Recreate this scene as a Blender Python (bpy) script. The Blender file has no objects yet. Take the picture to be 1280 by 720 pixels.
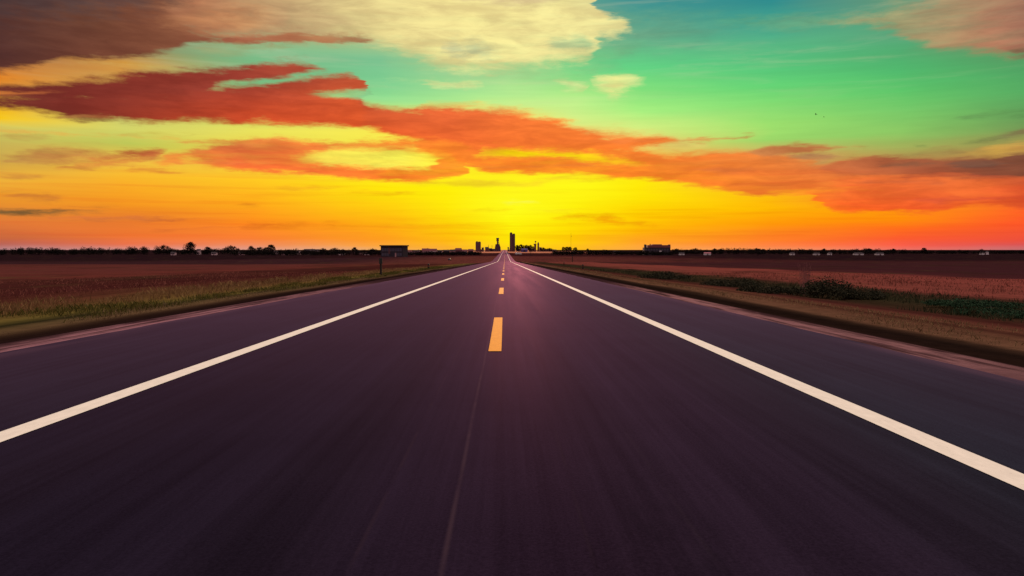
import bpy, math, random
import numpy as np
from mathutils import Vector, noise as mnoise
random.seed(7); rng = np.random.default_rng(7)
R = math.radians; sc = bpy.context.scene; col = sc.collection

# ------------------------------------------------------------------ camera
F = 640 / math.tan(R(32.5)); PITCH = math.atan(48 / F); YAW = math.atan(9 / F)
cam = bpy.data.cameras.new('camera'); cam.lens_unit = 'FOV'; cam.angle = R(65)
cam.clip_start = .05; cam.clip_end = 60000
co = bpy.data.objects.new('camera', cam); col.objects.link(co)
co.location = (0, 0, 0); co.rotation_euler = (math.pi / 2 - PITCH, 0, -YAW)
sc.camera = co

def ray(px, py):                       # direction of a photograph pixel, for reading sizes and angles off it
    v = Vector(((px - 640) / F, 1, (360 - py) / F))
    y = v.y * math.cos(PITCH) + v.z * math.sin(PITCH); z = -v.y * math.sin(PITCH) + v.z * math.cos(PITCH)
    x = v.x * math.cos(YAW) + y * math.sin(YAW); y = -v.x * math.sin(YAW) + y * math.cos(YAW)
    return Vector((x, y, z))
def azel(px, py):
    d = ray(px, py).normalized()
    return math.atan2(d.x, d.y), math.asin(d.z)

# ------------------------------------------------------------------ terrain
PY = [-300, 0, 430, 500, 700, 1000, 1500, 2440, 5000, 14000]
PZ = [2.14, -1.43, -6.55, -6.92, -6.62, -5.97, -5.37, -3.6, -3.7, -4.2]
XS = [-60, -20, -15, -12, -10.3, -9, -7.7, -6.5, 5.2, 6.1, 7.1, 8, 12, 17, 22, 60]
ZS = [-.75, -.5, -.36, -.3, -.25, -.09, -.03, -.09, -.09, -.03, -.06, -.22, -.3, -.6, -.5, -.7]
def prof(y): return float(np.interp(y, PY, PZ))
def zg(x, y): return prof(y) + float(np.interp(x, XS, ZS))
def X(px, dist):                       # world x of a pixel column at world distance y
    r = ray(px, 314); return r.x / r.y * dist
def M(px, dist): return px * dist / F  # metres spanned by px pixels at a distance

ROWS = list(np.arange(-60, 120, 1.5)); v = ROWS[-1]
while v < 14000:
    v += max(1.5, v * .02); ROWS.append(v)
ROWS = [-300, -150] + ROWS
for b in PY[2:-1]:
    k = min(range(len(ROWS)), key=lambda i: abs(ROWS[i] - b)); ROWS[k] = b
ROWS.sort()

# ------------------------------------------------------------------ node helpers
def lin(c):
    return tuple(((u / 255) / 12.92 if u / 255 <= .04045 else ((u / 255 + .055) / 1.055) ** 2.4) for u in c[:3]) + (1,)
class N:
    def __init__(s, tree): s.t = tree
    def new(s, ty, **kw):
        n = s.t.nodes.new(ty)
        for k, v in kw.items(): setattr(n, k, v)
        return n
    def put(s, sock, v):
        if isinstance(v, bpy.types.NodeSocket): s.t.links.new(v, sock)
        else: sock.default_value = v
    def m(s, op, a, b=0., c=0., clamp=False):
        n = s.new('ShaderNodeMath', operation=op, use_clamp=clamp)
        s.put(n.inputs[0], a); s.put(n.inputs[1], b)
        if len(n.inputs) > 2: s.put(n.inputs[2], c)
        return n.outputs[0]
    def mr(s, v, a, b, c=0., d=1., smooth=True):
        n = s.new('ShaderNodeMapRange', interpolation_type='SMOOTHSTEP' if smooth else 'LINEAR')
        for i, q in enumerate((v, a, b, c, d)): s.put(n.inputs[i], q)
        n.clamp = False
        if smooth: return n.outputs[0]
        lo, hi = min(c, d), max(c, d)
        return s.m('MINIMUM', s.m('MAXIMUM', n.outputs[0], lo), hi)
    def mix(s, f, a, b, blend='MIX'):
        n = s.new('ShaderNodeMix', data_type='RGBA', blend_type=blend)
        s.put(n.inputs[0], f); s.put(n.inputs[6], a); s.put(n.inputs[7], b)
        return n.outputs[2]
    def comb(s, x, y, z=0.):
        n = s.new('ShaderNodeCombineXYZ')
        for i, q in enumerate((x, y, z)): s.put(n.inputs[i], q)
        return n.outputs[0]
    def noise(s, vec, scale, detail=3., rough=.5, dist=0.):
        n = s.new('ShaderNodeTexNoise'); s.put(n.inputs['Vector'], vec)
        n.inputs['Scale'].default_value = scale; n.inputs['Detail'].default_value = detail
        n.inputs['Roughness'].default_value = rough; n.inputs['Distortion'].default_value = dist
        return n.outputs[0]
    def ramp(s, f, stops):
        n = s.new('ShaderNodeValToRGB'); e = n.color_ramp.elements
        stops = sorted(stops)
        while len(e) < len(stops): e.new(.5)
        for i, (p, c) in enumerate(stops): e[i].position = min(max(p, 0), 1)
        for i, (p, c) in enumerate(stops): e[i].color = c
        s.put(n.inputs[0], f); return n.outputs[0]
    def curve(s, v, pts):
        n = s.new('ShaderNodeFloatCurve'); c = n.mapping.curves[0]
        pts = sorted(pts); n.mapping.use_clip = False; n.mapping.extend = 'HORIZONTAL'
        while len(c.points) < len(pts): c.points.new(.5, .5)
        for p, (a, b) in zip(c.points, pts): p.location = (a, b); p.handle_type = 'AUTO_CLAMPED'
        n.mapping.update(); s.put(n.inputs[1], v); return n.outputs[0]

# ------------------------------------------------------------------ sky (world)
world = bpy.data.worlds.new('World'); sc.world = world; world.use_nodes = True
w = N(world.node_tree); w.t.nodes.clear()
SUN_AZ, SUN_EL = azel(648, 262)
gen = w.new('ShaderNodeTexCoord').outputs['Generated']
sep = w.new('ShaderNodeSeparateXYZ'); w.put(sep.inputs[0], gen)
dx, dy, dz = sep.outputs
az0 = w.m('ARCTAN2', dx, dy); el0 = w.m('ARCSINE', dz)
A0, A1, E0, E1 = -.7, .7, -.02, .48
sv = w.comb(dx, dy, w.m('MULTIPLY', dz, 7.))
n1 = w.m('SUBTRACT', w.noise(sv, 7, 4, .55), .5)
n2 = w.m('SUBTRACT', w.noise(sv, 28, 3, .6), .5)
n3 = w.m('SUBTRACT', w.noise(sv, 13, 4, .6), .5)
px = 1 / F
el = w.m('ADD', el0, w.m('ADD', w.m('MULTIPLY', n1, 15 * px), w.m('MULTIPLY', n2, 6 * px)))
az = w.m('ADD', az0, w.m('MULTIPLY', n3, 48 * px))
ta = w.m('DIVIDE', w.m('SUBTRACT', az, A0), A1 - A0)
te = w.m('DIVIDE', w.m('SUBTRACT', el, E0), E1 - E0)
ta10 = w.m('MULTIPLY', ta, 10.)
te0 = w.m('DIVIDE', w.m('SUBTRACT', w.m('ADD', el0, w.m('MULTIPLY', n1, 8 * px)), E0), E1 - E0)
PU = px / (E1 - E0)                                                   # one photograph pixel in curve units
def fa(x): return (azel(x, 300)[0] - A0) / (A1 - A0)
def fe(x, y): return (azel(x, y)[1] - E0) / (E1 - E0)
COLS = {
 0: [(-60,75,60,62),(70,170,110,70),(96,226,132,38),(110,215,140,50),(135,240,180,30),(147,250,200,20),(156,214,200,95),(175,200,185,90),(200,205,165,75),(225,238,178,58),(245,238,155,45),(262,225,135,50),(280,226,122,56),(298,200,102,62),(305,188,100,85),(312,185,130,130)],
 160:[(-60,90,65,62),(60,150,130,90),(78,208,150,66),(90,210,150,70),(140,200,200,110),(162,212,212,105),(180,190,200,88),(198,235,190,72),(215,250,190,50),(235,250,170,38),(255,245,150,34),(275,232,125,46),(295,240,118,50),(304,235,115,75),(312,215,150,140)],
 320:[(-60,210,150,100),(40,160,170,120),(62,135,190,140),(80,115,185,130),(110,125,190,130),(145,190,210,100),(162,235,228,95),(180,235,215,80),(205,250,205,60),(225,255,200,35),(250,255,178,28),(280,255,140,30),(298,250,128,52),(306,240,140,95),(312,225,160,140)],
 480:[(-60,235,210,140),(50,170,200,140),(75,125,195,145),(100,125,205,145),(125,150,225,145),(140,200,230,120),(165,250,235,80),(190,248,240,75),(215,255,235,35),(235,255,232,10),(255,255,212,14),(280,255,176,16),(298,255,158,30),(307,250,165,60),(312,245,175,95)],
 560:[(-60,240,215,145),(60,180,210,145),(90,150,210,145),(110,155,220,145),(130,175,238,145),(140,225,240,120),(165,252,236,85),(190,252,240,70),(215,255,238,35),(235,255,240,10),(260,255,232,10),(285,255,205,8),(300,255,185,15),(312,252,178,50)],
 640:[(-60,225,205,145),(70,150,205,140),(95,165,220,145),(120,185,238,145),(133,205,240,140),(145,240,230,110),(180,255,225,30),(200,255,225,10),(220,255,240,30),(240,255,248,26),(262,255,252,26),(280,255,248,12),(300,255,232,6),(312,255,210,20)],
 720:[(-60,80,145,145),(30,100,165,140),(60,120,185,135),(80,105,210,135),(100,135,220,130),(125,190,242,140),(150,215,240,135),(165,235,225,120),(190,252,220,40),(215,255,245,30),(235,255,248,22),(262,255,240,12),(285,255,220,4),(300,255,200,8),(312,255,190,30)],
 800:[(-60,40,130,140),(0,62,145,145),(40,92,168,138),(60,100,185,135),(85,100,212,132),(110,128,224,125),(140,170,240,128),(160,215,240,130),(180,235,215,110),(205,250,180,50),(225,255,235,12),(245,255,230,6),(270,255,206,2),(290,255,180,8),(302,255,165,35),(312,252,165,70)],
 960:[(-60,40,125,135),(0,48,140,142),(30,68,162,140),(55,88,182,132),(85,88,198,122),(110,104,214,118),(140,142,222,112),(155,158,225,110),(175,158,215,105),(190,205,175,95),(215,245,140,55),(240,255,190,20),(260,255,186,4),(280,255,150,10),(300,255,128,40),(306,255,130,65),(312,250,150,90)],
 1120:[(-60,110,130,115),(10,100,155,120),(45,90,165,122),(65,82,172,112),(90,82,186,110),(115,95,198,106),(140,120,200,104),(165,142,200,100),(185,165,175,90),(205,190,120,70),(240,240,110,45),(262,255,150,15),(275,255,140,12),(285,255,108,28),(300,252,92,48),(306,250,95,72),(312,240,120,105)],
 1280:[(-60,150,115,95),(50,120,130,100),(66,90,150,98),(90,82,165,100),(115,88,172,98),(140,100,160,90),(160,115,150,85),(180,160,150,80),(200,170,110,65),(225,200,95,55),(245,240,105,45),(265,255,98,38),(282,252,88,40),(300,235,80,60),(306,215,85,85),(312,200,110,110)]}
xs = sorted(COLS); sky = None
for i, x in enumerate(xs):
    c = w.ramp(te0, [(fe(x, y), lin((r, g, b))) for y, r, g, b in COLS[x]])
    sky = c if sky is None else w.mix(w.mr(ta, fa(xs[i-1]), fa(x), smooth=False), sky, c)
cir = w.noise(w.comb(dx, dy, w.m('MULTIPLY', dz, 34.)), 4.5, 6, .6, .3)
hi = w.mr(el0, R(8), R(13))
sky = w.mix(w.m('MULTIPLY', w.m('MULTIPLY', w.mr(w.noise(w.comb(dx, dy, w.m('MULTIPLY', dz, 13.)), 5, 6, .6, .5), .48, .72), hi), .22), sky, (.62, .62, .40, 1))
streak = w.noise(w.comb(dx, dy, w.m('MULTIPLY', dz, 22.)), 9, 4, .6)
wisp = w.mr(w.noise(w.comb(dx, dy, w.m('MULTIPLY', dz, 9.)), 14, 5, .62), .3, .62)

feather = w.m('MULTIPLY', w.m('SUBTRACT', w.noise(w.comb(dx, dy, w.m('MULTIPLY', dz, 4.)), 34, 6, .68), .5), 2.2)
shade = w.mix(w.mr(w.noise(w.comb(dx, dy, w.m('MULTIPLY', dz, 5.)), 16, 6, .6, .4), .3, .7), (.82, .78, .80, 1), (1.09, 1.12, 1.10, 1))
def cloud(top, bot, cols, soft=4, softb=None, op=1., cols_b=None, wispy=.0):
    """one cloud bank as a small node group: an outline in azimuth and elevation with feathered edges"""
    global sky
    top = sorted(top); bot = sorted(bot)
    if 0 < top[0][0] and 0 < bot[0][0]:                                  # close the outline at both ends inside the view
        x = min(top[0][0], bot[0][0]) - 7; ym = (top[0][1] + bot[0][1]) / 2; top = [(x, ym)] + top; bot = [(x, ym)] + bot
    if top[-1][0] < 1280 and bot[-1][0] < 1280:
        x = max(top[-1][0], bot[-1][0]) + 7; ym = (top[-1][1] + bot[-1][1]) / 2; top = top + [(x, ym)]; bot = bot + [(x, ym)]
    gt = bpy.data.node_groups.new('cloud_bank', 'ShaderNodeTree'); g = N(gt)
    for nm in ('te', 'ta', 'feather', 'wisp'): gt.interface.new_socket(nm, in_out='INPUT', socket_type='NodeSocketFloat')
    for nm in ('shade', 'sky'): gt.interface.new_socket(nm, in_out='INPUT', socket_type='NodeSocketColor')
    gt.interface.new_socket('sky', in_out='OUTPUT', socket_type='NodeSocketColor')
    gi = g.new('NodeGroupInput').outputs; te_, ta_, fe_, wi_, sh_, sk_ = [gi[q] for q in range(6)]
    t10 = g.m('MULTIPLY', ta_, 10.)
    T = g.curve(t10, [(fa(x) * 10, fe(x, y)) for x, y in top]); B = g.curve(t10, [(fa(x) * 10, fe(x, y)) for x, y in bot])
    s_ = (soft * 1.1 + .6) * PU; t_ = ((softb or soft) * 1.1 + .6) * PU
    d_ = g.m('MINIMUM', g.m('DIVIDE', g.m('SUBTRACT', T, te_), s_), g.m('DIVIDE', g.m('SUBTRACT', te_, B), t_))
    k = g.m('MULTIPLY', g.mr(g.m('ADD', d_, fe_), -.45, .95), op)
    k = g.m('MULTIPLY', k, g.mr(g.m('SUBTRACT', T, B), 0., 3.5 * PU))
    if wispy: k = g.m('MULTIPLY', k, g.mr(wi_, 0., 1., 1 - wispy, 1., smooth=False))
    c = g.ramp(ta_, [(fa(q[0]), lin(q[1:])) for q in cols])
    if cols_b:
        cb = g.ramp(ta_, [(fa(q[0]), lin(q[1:])) for q in cols_b])
        f = g.m('DIVIDE', g.m('SUBTRACT', te_, B), g.m('MAXIMUM', g.m('SUBTRACT', T, B), .002))
        f = g.m('MINIMUM', g.m('MAXIMUM', f, 0.), 1.)
        c = g.mix(f, cb, c)
    c = g.mix(1., c, sh_, 'MULTIPLY')
    o = g.mix(k, sk_, c)
    go = g.new('NodeGroupOutput'); gt.links.new(o, go.inputs[0])
    n = w.new('ShaderNodeGroup'); n.node_tree = gt
    for q, v_ in enumerate((te, ta, feather, wisp, shade, sky)): w.put(n.inputs[q], v_)
    sky = n.outputs[0]
# thin green-grey veils high up
cloud([(760,10),(800,15),(850,12),(900,20),(950,32)], [(760,60),(800,70),(850,66),(900,50),(950,36)], [(760,125,170,135),(950,85,165,135)], 22, op=.55, wispy=.5)
cloud([(890,26),(960,20),(1060,22),(1110,30)], [(890,28),(960,36),(1060,35),(1110,32)], [(890,95,170,130),(1110,130,165,120)], 7, op=.6)
# top right tan cloud
cloud([(1020,26),(1060,18),(1100,8),(1160,-4),(1200,-60),(1280,-60)], [(1020,29),(1060,32),(1100,38),(1135,55),(1180,64),(1240,68),(1280,70)],
      [(1020,130,160,125),(1100,170,165,120),(1180,180,150,112),(1280,165,120,98)], 16, 9, .95, [(1100,165,158,112),(1180,182,145,105),(1230,190,125,96),(1280,172,112,90)], wispy=.25)
cloud([(1245,64),(1262,61),(1300,60)], [(1245,65),(1262,69),(1300,70)], [(1245,130,100,75),(1300,110,75,60)], 4, op=.8)
# big cream cloud
cloud([(150,-60),(730,-60),(742,4),(752,16),(775,24),(792,37)], [(150,30),(300,52),(380,55),(460,54),(500,66),(540,82),(580,91),(620,89),(660,83),(700,80),(735,76),(748,52),(768,48),(792,38)],
      [(150,120,85,68),(250,200,130,90),(320,212,165,115),(400,226,200,140),(480,240,217,148),(600,247,228,150),(700,246,226,150),(785,240,226,152)], 7, 11, .97, [(250,170,110,80),(330,170,135,100),(400,200,170,120),(480,240,222,148),(600,250,234,155),(785,242,232,155)], wispy=.12)
cloud([(470,48),(520,60),(600,78),(680,76),(760,60),(800,55)], [(470,60),(520,84),(560,98),(640,102),(700,98),(760,90),(800,62)], [(470,165,195,140),(600,185,215,145),(700,170,210,140),(800,110,190,135)], 22, op=.5, wispy=.5)
cloud([(570,-60),(600,-60),(680,-60),(700,-60)], [(570,0),(600,7),(660,9),(700,0)], [(570,215,185,145),(700,205,178,142)], 10, op=.6)
cloud([(548,60),(570,50),(600,50),(630,60)], [(548,61),(570,74),(605,76),(630,62)], [(548,205,200,150),(590,188,198,150),(630,205,208,150)], 14, op=.9)
cloud([(684,54),(700,44),(725,44),(742,54)], [(684,56),(700,62),(725,62),(742,56)], [(684,190,205,148),(742,165,200,145)], 9, op=.9)
cloud([(395,8),(420,14),(445,24)], [(370,40),(395,38),(420,34),(445,26)], [(370,205,170,120),(445,215,190,135)], 10, op=.5, wispy=.5)
# small cream puffs
cloud([(742,98),(750,92),(785,92),(800,99)], [(742,108),(753,118),(768,122),(786,114),(800,105)], [(742,225,232,150),(770,244,236,150),(800,215,230,150)], 7, 14, .95, wispy=.2)
cloud([(688,100),(705,98),(728,108)], [(688,102),(705,112),(728,115)], [(688,205,228,150),(728,225,230,152)], 7, op=.8)
cloud([(525,103),(550,101),(600,102),(608,104)], [(525,105),(550,108),(600,108),(608,105)], [(525,225,225,150),(608,205,228,150)], 4, op=.85)
cloud([(528,131),(545,125),(580,127),(640,134),(700,148)], [(528,140),(545,142),(640,146),(700,152)], [(528,235,215,110),(640,245,215,110),(700,245,205,105)], 7, op=.8, wispy=.2)
cloud([(640,138),(690,147),(760,160),(800,164),(840,168),(880,180)], [(640,160),(690,170),(760,180),(800,185),(840,190),(880,186)], [(640,248,200,95),(760,245,200,100),(880,225,200,110)], 9, op=.8, wispy=.35)
# dark brown cloud top left with its long streak
cloud([(0,-60),(170,-60),(215,5),(250,32),(300,43),(345,42),(430,44),(455,45),(470,48)], [(0,95),(50,86),(80,77),(160,71),(215,66),(238,60),(262,55),(300,55),(330,53),(430,54),(455,53),(470,50)],
      [(0,88,56,50),(120,112,76,56),(220,150,95,68),(330,178,105,74),(470,165,118,84)], 14, 5, .98, [(0,85,48,46),(120,112,62,48),(220,135,78,56),(330,160,90,66),(470,180,125,86)])
cloud([(285,45),(340,43),(430,44),(458,46),(466,48)], [(285,54),(340,54),(430,54),(455,53),(466,50)], [(285,160,92,68),(340,175,105,74),(400,185,122,82),(466,165,120,84)], 2.5, op=.9)
cloud([(0,-60),(330,-60)], [(0,24),(100,22),(170,16),(230,4),(290,-6),(345,-16)], [(0,78,60,60),(150,92,70,68),(260,120,85,68),(345,170,125,88)], 12, 20, .85)
cloud([(200,30),(250,16),(300,8),(360,12)], [(200,34),(250,38),(300,41),(360,38)], [(200,160,105,72),(280,205,138,92),(320,208,152,102),(360,205,165,118)], 14, op=.85, wispy=.2)
cloud([(252,60),(270,57),(320,55),(400,55)], [(252,62),(270,68),(320,66),(400,56)], [(252,175,160,105),(320,150,155,105),(400,150,165,115)], 4, op=.6, wispy=.6)
# big red cloud
RC = [(0,118,54,46),(100,128,50,42),(200,142,56,44),(300,160,64,50),(400,182,80,56),(460,195,85,52),(560,238,108,58),(700,252,128,54),(840,250,134,58)]
RB = [(0,116,52,44),(150,140,52,38),(240,185,66,38),(320,215,78,40),(400,228,88,42),(500,240,98,45),(640,252,120,48),(840,252,130,48)]
cloud([(0,104),(60,102),(100,97),(150,93),(200,88),(240,85),(285,82),(315,77),(345,74),(380,74),(400,80),(412,85)], [(0,126),(150,130),(240,122),(272,109),(320,100),(365,94),(398,88),(412,86)], RC, 7, 5)
cloud([(0,118),(200,112),(275,108),(330,104),(380,96),(415,91),(440,92),(452,100),(455,118),(468,131),(520,134),(640,138),(690,148),(730,160),(760,167),(800,168),(835,172),(846,176)],
      [(0,137),(40,139),(70,146),(95,152),(180,154),(300,155),(400,158),(470,164),(500,173),(545,186),(590,194),(640,192),(700,190),(770,190),(846,178)], RC, 7, 7, 1., RB)
cloud([(385,120),(405,116),(430,112),(456,108)], [(385,122),(405,124),(430,124),(456,126)], [(385,175,125,75),(425,160,205,130),(456,140,205,140)], 4, op=.95)
cloud([(-40,116),(20,115),(60,115),(98,116)], [(-40,122),(20,121),(60,119),(98,117)], [(-40,215,135,50),(40,200,110,60),(98,150,75,55)], 2.5, op=.9)
cloud([(80,147),(140,146),(165,149)], [(80,150),(140,149),(165,150)], [(80,190,140,75),(165,170,90,55)], 2, op=.6)
cloud([(80,151),(120,150),(165,152)], [(80,152),(120,155),(165,153)], [(80,135,105,60),(165,140,110,60)], 2.5, op=.7)
# lower left orange cloud and its wisps
cloud([(10,196),(50,188),(100,187),(140,192)], [(10,202),(50,206),(100,203),(140,197)], [(10,190,140,75),(140,198,112,62)], 6, op=.9, wispy=.35)
cloud([(45,186),(70,179),(110,178),(140,180)], [(45,190),(70,184),(110,184),(140,181)], [(45,200,160,75),(140,195,175,80)], 5, op=.6, wispy=.7)
cloud([(50,212),(100,203),(150,196),(200,188)], [(50,213),(100,212),(150,206),(200,196)], [(50,225,150,65),(200,215,125,60)], 4, op=.85, wispy=.3)
cloud([(118,199),(150,190),(175,187),(200,186),(208,190)], [(118,201),(150,200),(175,198),(200,194),(208,191)], [(118,205,115,60),(165,185,80,52),(208,200,105,60)], 5, op=.95, wispy=.2)
cloud([(192,200),(212,191),(240,186),(270,180),(300,175),(330,172),(355,171),(390,176),(430,177),(470,175),(520,174),(580,184)],
      [(192,202),(212,204),(240,202),(262,204),(275,209),(310,214),(380,217),(420,220),(470,226),(510,228),(550,224),(580,218)],
      [(192,235,140,60),(250,212,112,62),(310,225,118,65),(400,245,128,60),(500,252,130,48),(580,255,150,42)], 5, 5, 1., [(192,252,160,60),(300,250,110,52),(400,252,115,52),(500,255,130,42),(580,255,150,40)], wispy=.15)
cloud([(368,196),(395,187),(430,182),(500,183),(535,187),(552,196)], [(368,200),(395,206),(430,209),(500,211),(535,210),(552,200)], [(368,245,175,62),(410,245,225,85),(500,250,243,88),(552,252,235,62)], 8, 4, .97, wispy=.12)
cloud([(225,206),(300,208),(330,212)], [(225,207),(300,212),(330,213)], [(225,252,175,55),(330,250,130,50)], 4, op=.5)
for (a_, b_, y_, h_, cc, o_) in ((540, 650, 196, 3, (250,150,45), .7), (556, 640, 205, 3.5, (252,150,40), .7), (470, 560, 214, 3, (252,160,40), .5), (205, 330, 178, 4, (225,130,65), .5),
        (60, 130, 209, 3, (205,130,60), .55), (150, 235, 211, 3.5, (225,130,55), .5), (0, 60, 222, 4, (205,140,60), .5), (0, 90, 248, 4, (200,120,52), .5), (330, 430, 236, 3, (248,170,35), .45),
        (430, 520, 243, 3, (250,185,20), .45), (0, 70, 170, 5, (190,160,80), .5), (150, 260, 168, 4, (205,190,85), .5), (560, 640, 262, 3, (252,225,20), .5)):
    m_ = (a_ + b_) / 2
    cloud([(a_, y_), (m_ - (b_ - a_) * .15, y_ - h_), (b_, y_ - 1)], [(a_, y_ + 1), (m_ + (b_ - a_) * .1, y_ + h_), (b_, y_)], [(a_, *cc), (b_, *cc)], 3.2, op=min(.9, o_ * 1.45), wispy=.2)
# middle orange band to the right
MC = [(500,250,128,50),(640,253,128,46),(800,252,128,48),(880,248,132,55),(960,238,132,62),(1030,225,125,65),(1090,232,120,60)]
cloud([(520,178),(600,182),(700,180),(790,182),(840,192),(900,188),(950,188),(1000,196),(1050,205),(1100,215)],
      [(520,188),(560,193),(600,214),(640,217),(700,219),(760,222),(810,225),(860,231),(920,241),(960,246),(1000,243),(1060,238),(1100,232)], MC, 7, 5, .98, [(500,255,135,42),(800,255,130,38),(960,250,125,45),(1100,245,115,45)], wispy=.12)
cloud([(600,184),(640,186),(700,187),(750,191),(790,198),(830,206)], [(600,196),(640,197),(700,197),(740,203),(790,209),(830,208)], [(600,252,190,40),(640,255,222,15),(720,255,222,20),(830,252,150,45)], 5, op=.97)
cloud([(845,176),(860,172),(885,171),(905,170),(928,167),(940,168)], [(845,177),(860,177),(880,178),(900,175),(928,172),(940,169)], [(845,225,150,80),(940,200,130,70)], 3.5, op=.95, wispy=.2)
cloud([(925,190),(960,182),(1000,180),(1040,181),(1060,181)], [(925,192),(960,198),(1000,193),(1040,188),(1060,183)], [(925,215,140,80),(1000,190,112,66),(1060,200,140,78)], 4, op=.97)
cloud([(1020,196),(1060,188),(1072,190)], [(1020,206),(1060,202),(1072,196)], [(1020,205,160,92),(1072,180,155,80)], 6, op=.8, wispy=.4)
cloud([(1062,181),(1080,181),(1095,183)], [(1062,183),(1080,186),(1095,184)], [(1062,200,170,90),(1095,150,140,70)], 3, op=.8)
# right brown and red bank
cloud([(1010,236),(1040,222),(1090,218),(1200,218),(1340,218)], [(1010,242),(1032,262),(1045,266),(1100,266),(1160,265),(1190,260),(1220,256),(1280,260),(1340,262)],
      [(1010,250,140,55),(1060,245,122,58),(1200,235,115,58),(1300,200,85,55)], 5, 3.5, .98, [(1010,255,115,35),(1080,254,98,34),(1160,244,88,40),(1220,248,105,40),(1300,235,85,45)])
cloud([(1025,208),(1050,199),(1085,195),(1150,194),(1200,197),(1235,193),(1270,190),(1340,186)], [(1025,212),(1050,217),(1100,220),(1200,222),(1280,222),(1340,224)],
      [(1025,215,120,68),(1070,188,105,66),(1140,165,92,62),(1200,142,84,60),(1300,120,78,60)], 4, 4, .97, [(1025,225,120,65),(1140,178,88,56),(1300,132,76,56)])
cloud([(1120,218),(1200,217),(1300,218)], [(1120,220),(1200,221),(1300,221)], [(1120,225,110,60),(1300,190,80,55)], 2, op=.6)
cloud([(1190,234),(1240,231),(1300,232)], [(1190,240),(1240,246),(1300,246)], [(1190,250,120,55),(1300,250,95,50)], 4, op=.6, wispy=.4)
cloud([(1180,192),(1215,186),(1240,181),(1300,178)], [(1180,196),(1215,197),(1240,196),(1300,190)], [(1180,175,145,80),(1240,212,168,78),(1300,200,150,78)], 4, op=.9, wispy=.2)
cloud([(1130,192),(1160,186),(1200,186)], [(1130,195),(1160,194),(1200,196)], [(1130,165,150,85),(1200,165,140,80)], 5, op=.7, wispy=.5)
cloud([(1200,178),(1230,174),(1262,164),(1280,158),(1310,152)], [(1200,180),(1230,179),(1262,176),(1280,172),(1310,170)], [(1200,110,135,75),(1262,130,120,78),(1310,138,100,78)], 5, op=.85, wispy=.4)
cloud([(1190,147),(1230,142),(1260,139),(1300,137)], [(1190,149),(1230,148),(1260,145),(1300,142)], [(1190,105,150,85),(1300,82,125,70)], 4, op=.8, wispy=.3)
cloud([(1138,182),(1146,180),(1156,182)], [(1138,183),(1146,184),(1156,183)], [(1138,120,140,75),(1156,120,140,75)], 2.5, op=.8)
for (a_, b_, y_, h_, cc, o_) in ((1060, 1200, 227, 3, (205,100,60), .5), (1120, 1275, 247, 4, (215,85,55), .5), (1090, 1180, 205, 4, (130,85,62), .5), (860, 960, 214, 4, (225,120,60), .45),
        (900, 1010, 230, 3, (235,125,50), .5), (1180, 1275, 205, 5, (112,80,66), .5), (980, 1050, 196, 4, (175,120,80), .6), (740, 830, 176, 3, (235,125,62), .5), (1030, 1110, 256, 3, (245,95,40), .5)):
    m_ = (a_ + b_) / 2
    cloud([(a_, y_), (m_ - (b_ - a_) * .15, y_ - h_), (b_, y_ - 1)], [(a_, y_ + 1), (m_ + (b_ - a_) * .1, y_ + h_), (b_, y_)], [(a_, *cc), (b_, *cc)], 3.2, op=min(.9, o_ * 1.45), wispy=.2)
# low streaks near the horizon
cloud([(-40,258),(40,260),(90,261),(150,263)], [(-40,270),(40,269),(90,267),(150,264)], [(-40,118,88,52),(60,128,98,55),(150,205,125,55)], 3.5, op=.95)
cloud([(-40,238),(30,239)], [(-40,243),(30,240)], [(-40,200,125,50),(30,210,140,50)], 3, op=.6)
cloud([(90,256),(120,255),(150,257)], [(90,257),(120,258),(150,258)], [(90,190,115,50),(150,205,125,45)], 2.5, op=.8)
cloud([(60,270),(150,270),(230,272)], [(60,274),(150,275),(230,274)], [(60,215,115,62),(230,225,118,50)], 3, op=.7, wispy=.3)
cloud([(110,273),(200,272),(280,273)], [(110,277),(200,276),(280,274)], [(110,190,105,60),(280,225,118,45)], 3, op=.7, wispy=.3)
cloud([(190,287),(250,285),(340,284)], [(190,289),(250,288),(340,286)], [(190,215,105,48),(340,235,120,40)], 2.5, op=.6)
cloud([(290,257),(310,256),(332,258)], [(290,258),(310,260),(332,259)], [(290,222,132,30),(332,232,145,30)], 2.5, op=.8)
cloud([(300,283),(380,279),(450,281),(520,280),(640,281)], [(300,287),(380,286),(450,284),(520,283),(640,282)], [(300,240,125,34),(450,250,150,20),(640,252,210,12)], 4, op=.75)
cloud([(500,226),(560,224),(640,227),(700,222)], [(500,229),(560,233),(640,234),(700,226)], [(500,250,205,35),(600,240,190,45),(700,250,210,40)], 4, op=.6, wispy=.5)
cloud([(680,222),(720,219),(760,221)], [(680,224),(720,227),(760,225)], [(680,245,200,45),(760,250,210,30)], 4, op=.6, wispy=.5)
cloud([(690,273),(725,268),(755,268),(790,274),(830,278)], [(690,275),(725,277),(755,279),(790,281),(830,280)], [(690,250,190,10),(745,238,150,8),(830,250,165,10)], 6, op=.85, wispy=.3)
cloud([(660,262),(700,263),(740,262)], [(660,264),(700,267),(740,264)], [(660,252,225,40),(740,245,190,25)], 4, op=.5, wispy=.4)
cloud([(630,253),(645,250),(670,251)], [(630,254),(645,255),(670,253)], [(630,255,255,90),(670,255,252,80)], 3, op=.7)
cloud([(960,238),(1000,236),(1080,234),(1120,236)], [(960,241),(1000,242),(1080,238),(1120,237)], [(960,255,165,35),(1120,250,130,50)], 3, op=.7)
cloud([(1000,255),(1020,253),(1032,256)], [(1000,257),(1020,258),(1032,257)], [(1000,250,165,15),(1032,250,140,20)], 3, op=.6)
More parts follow.
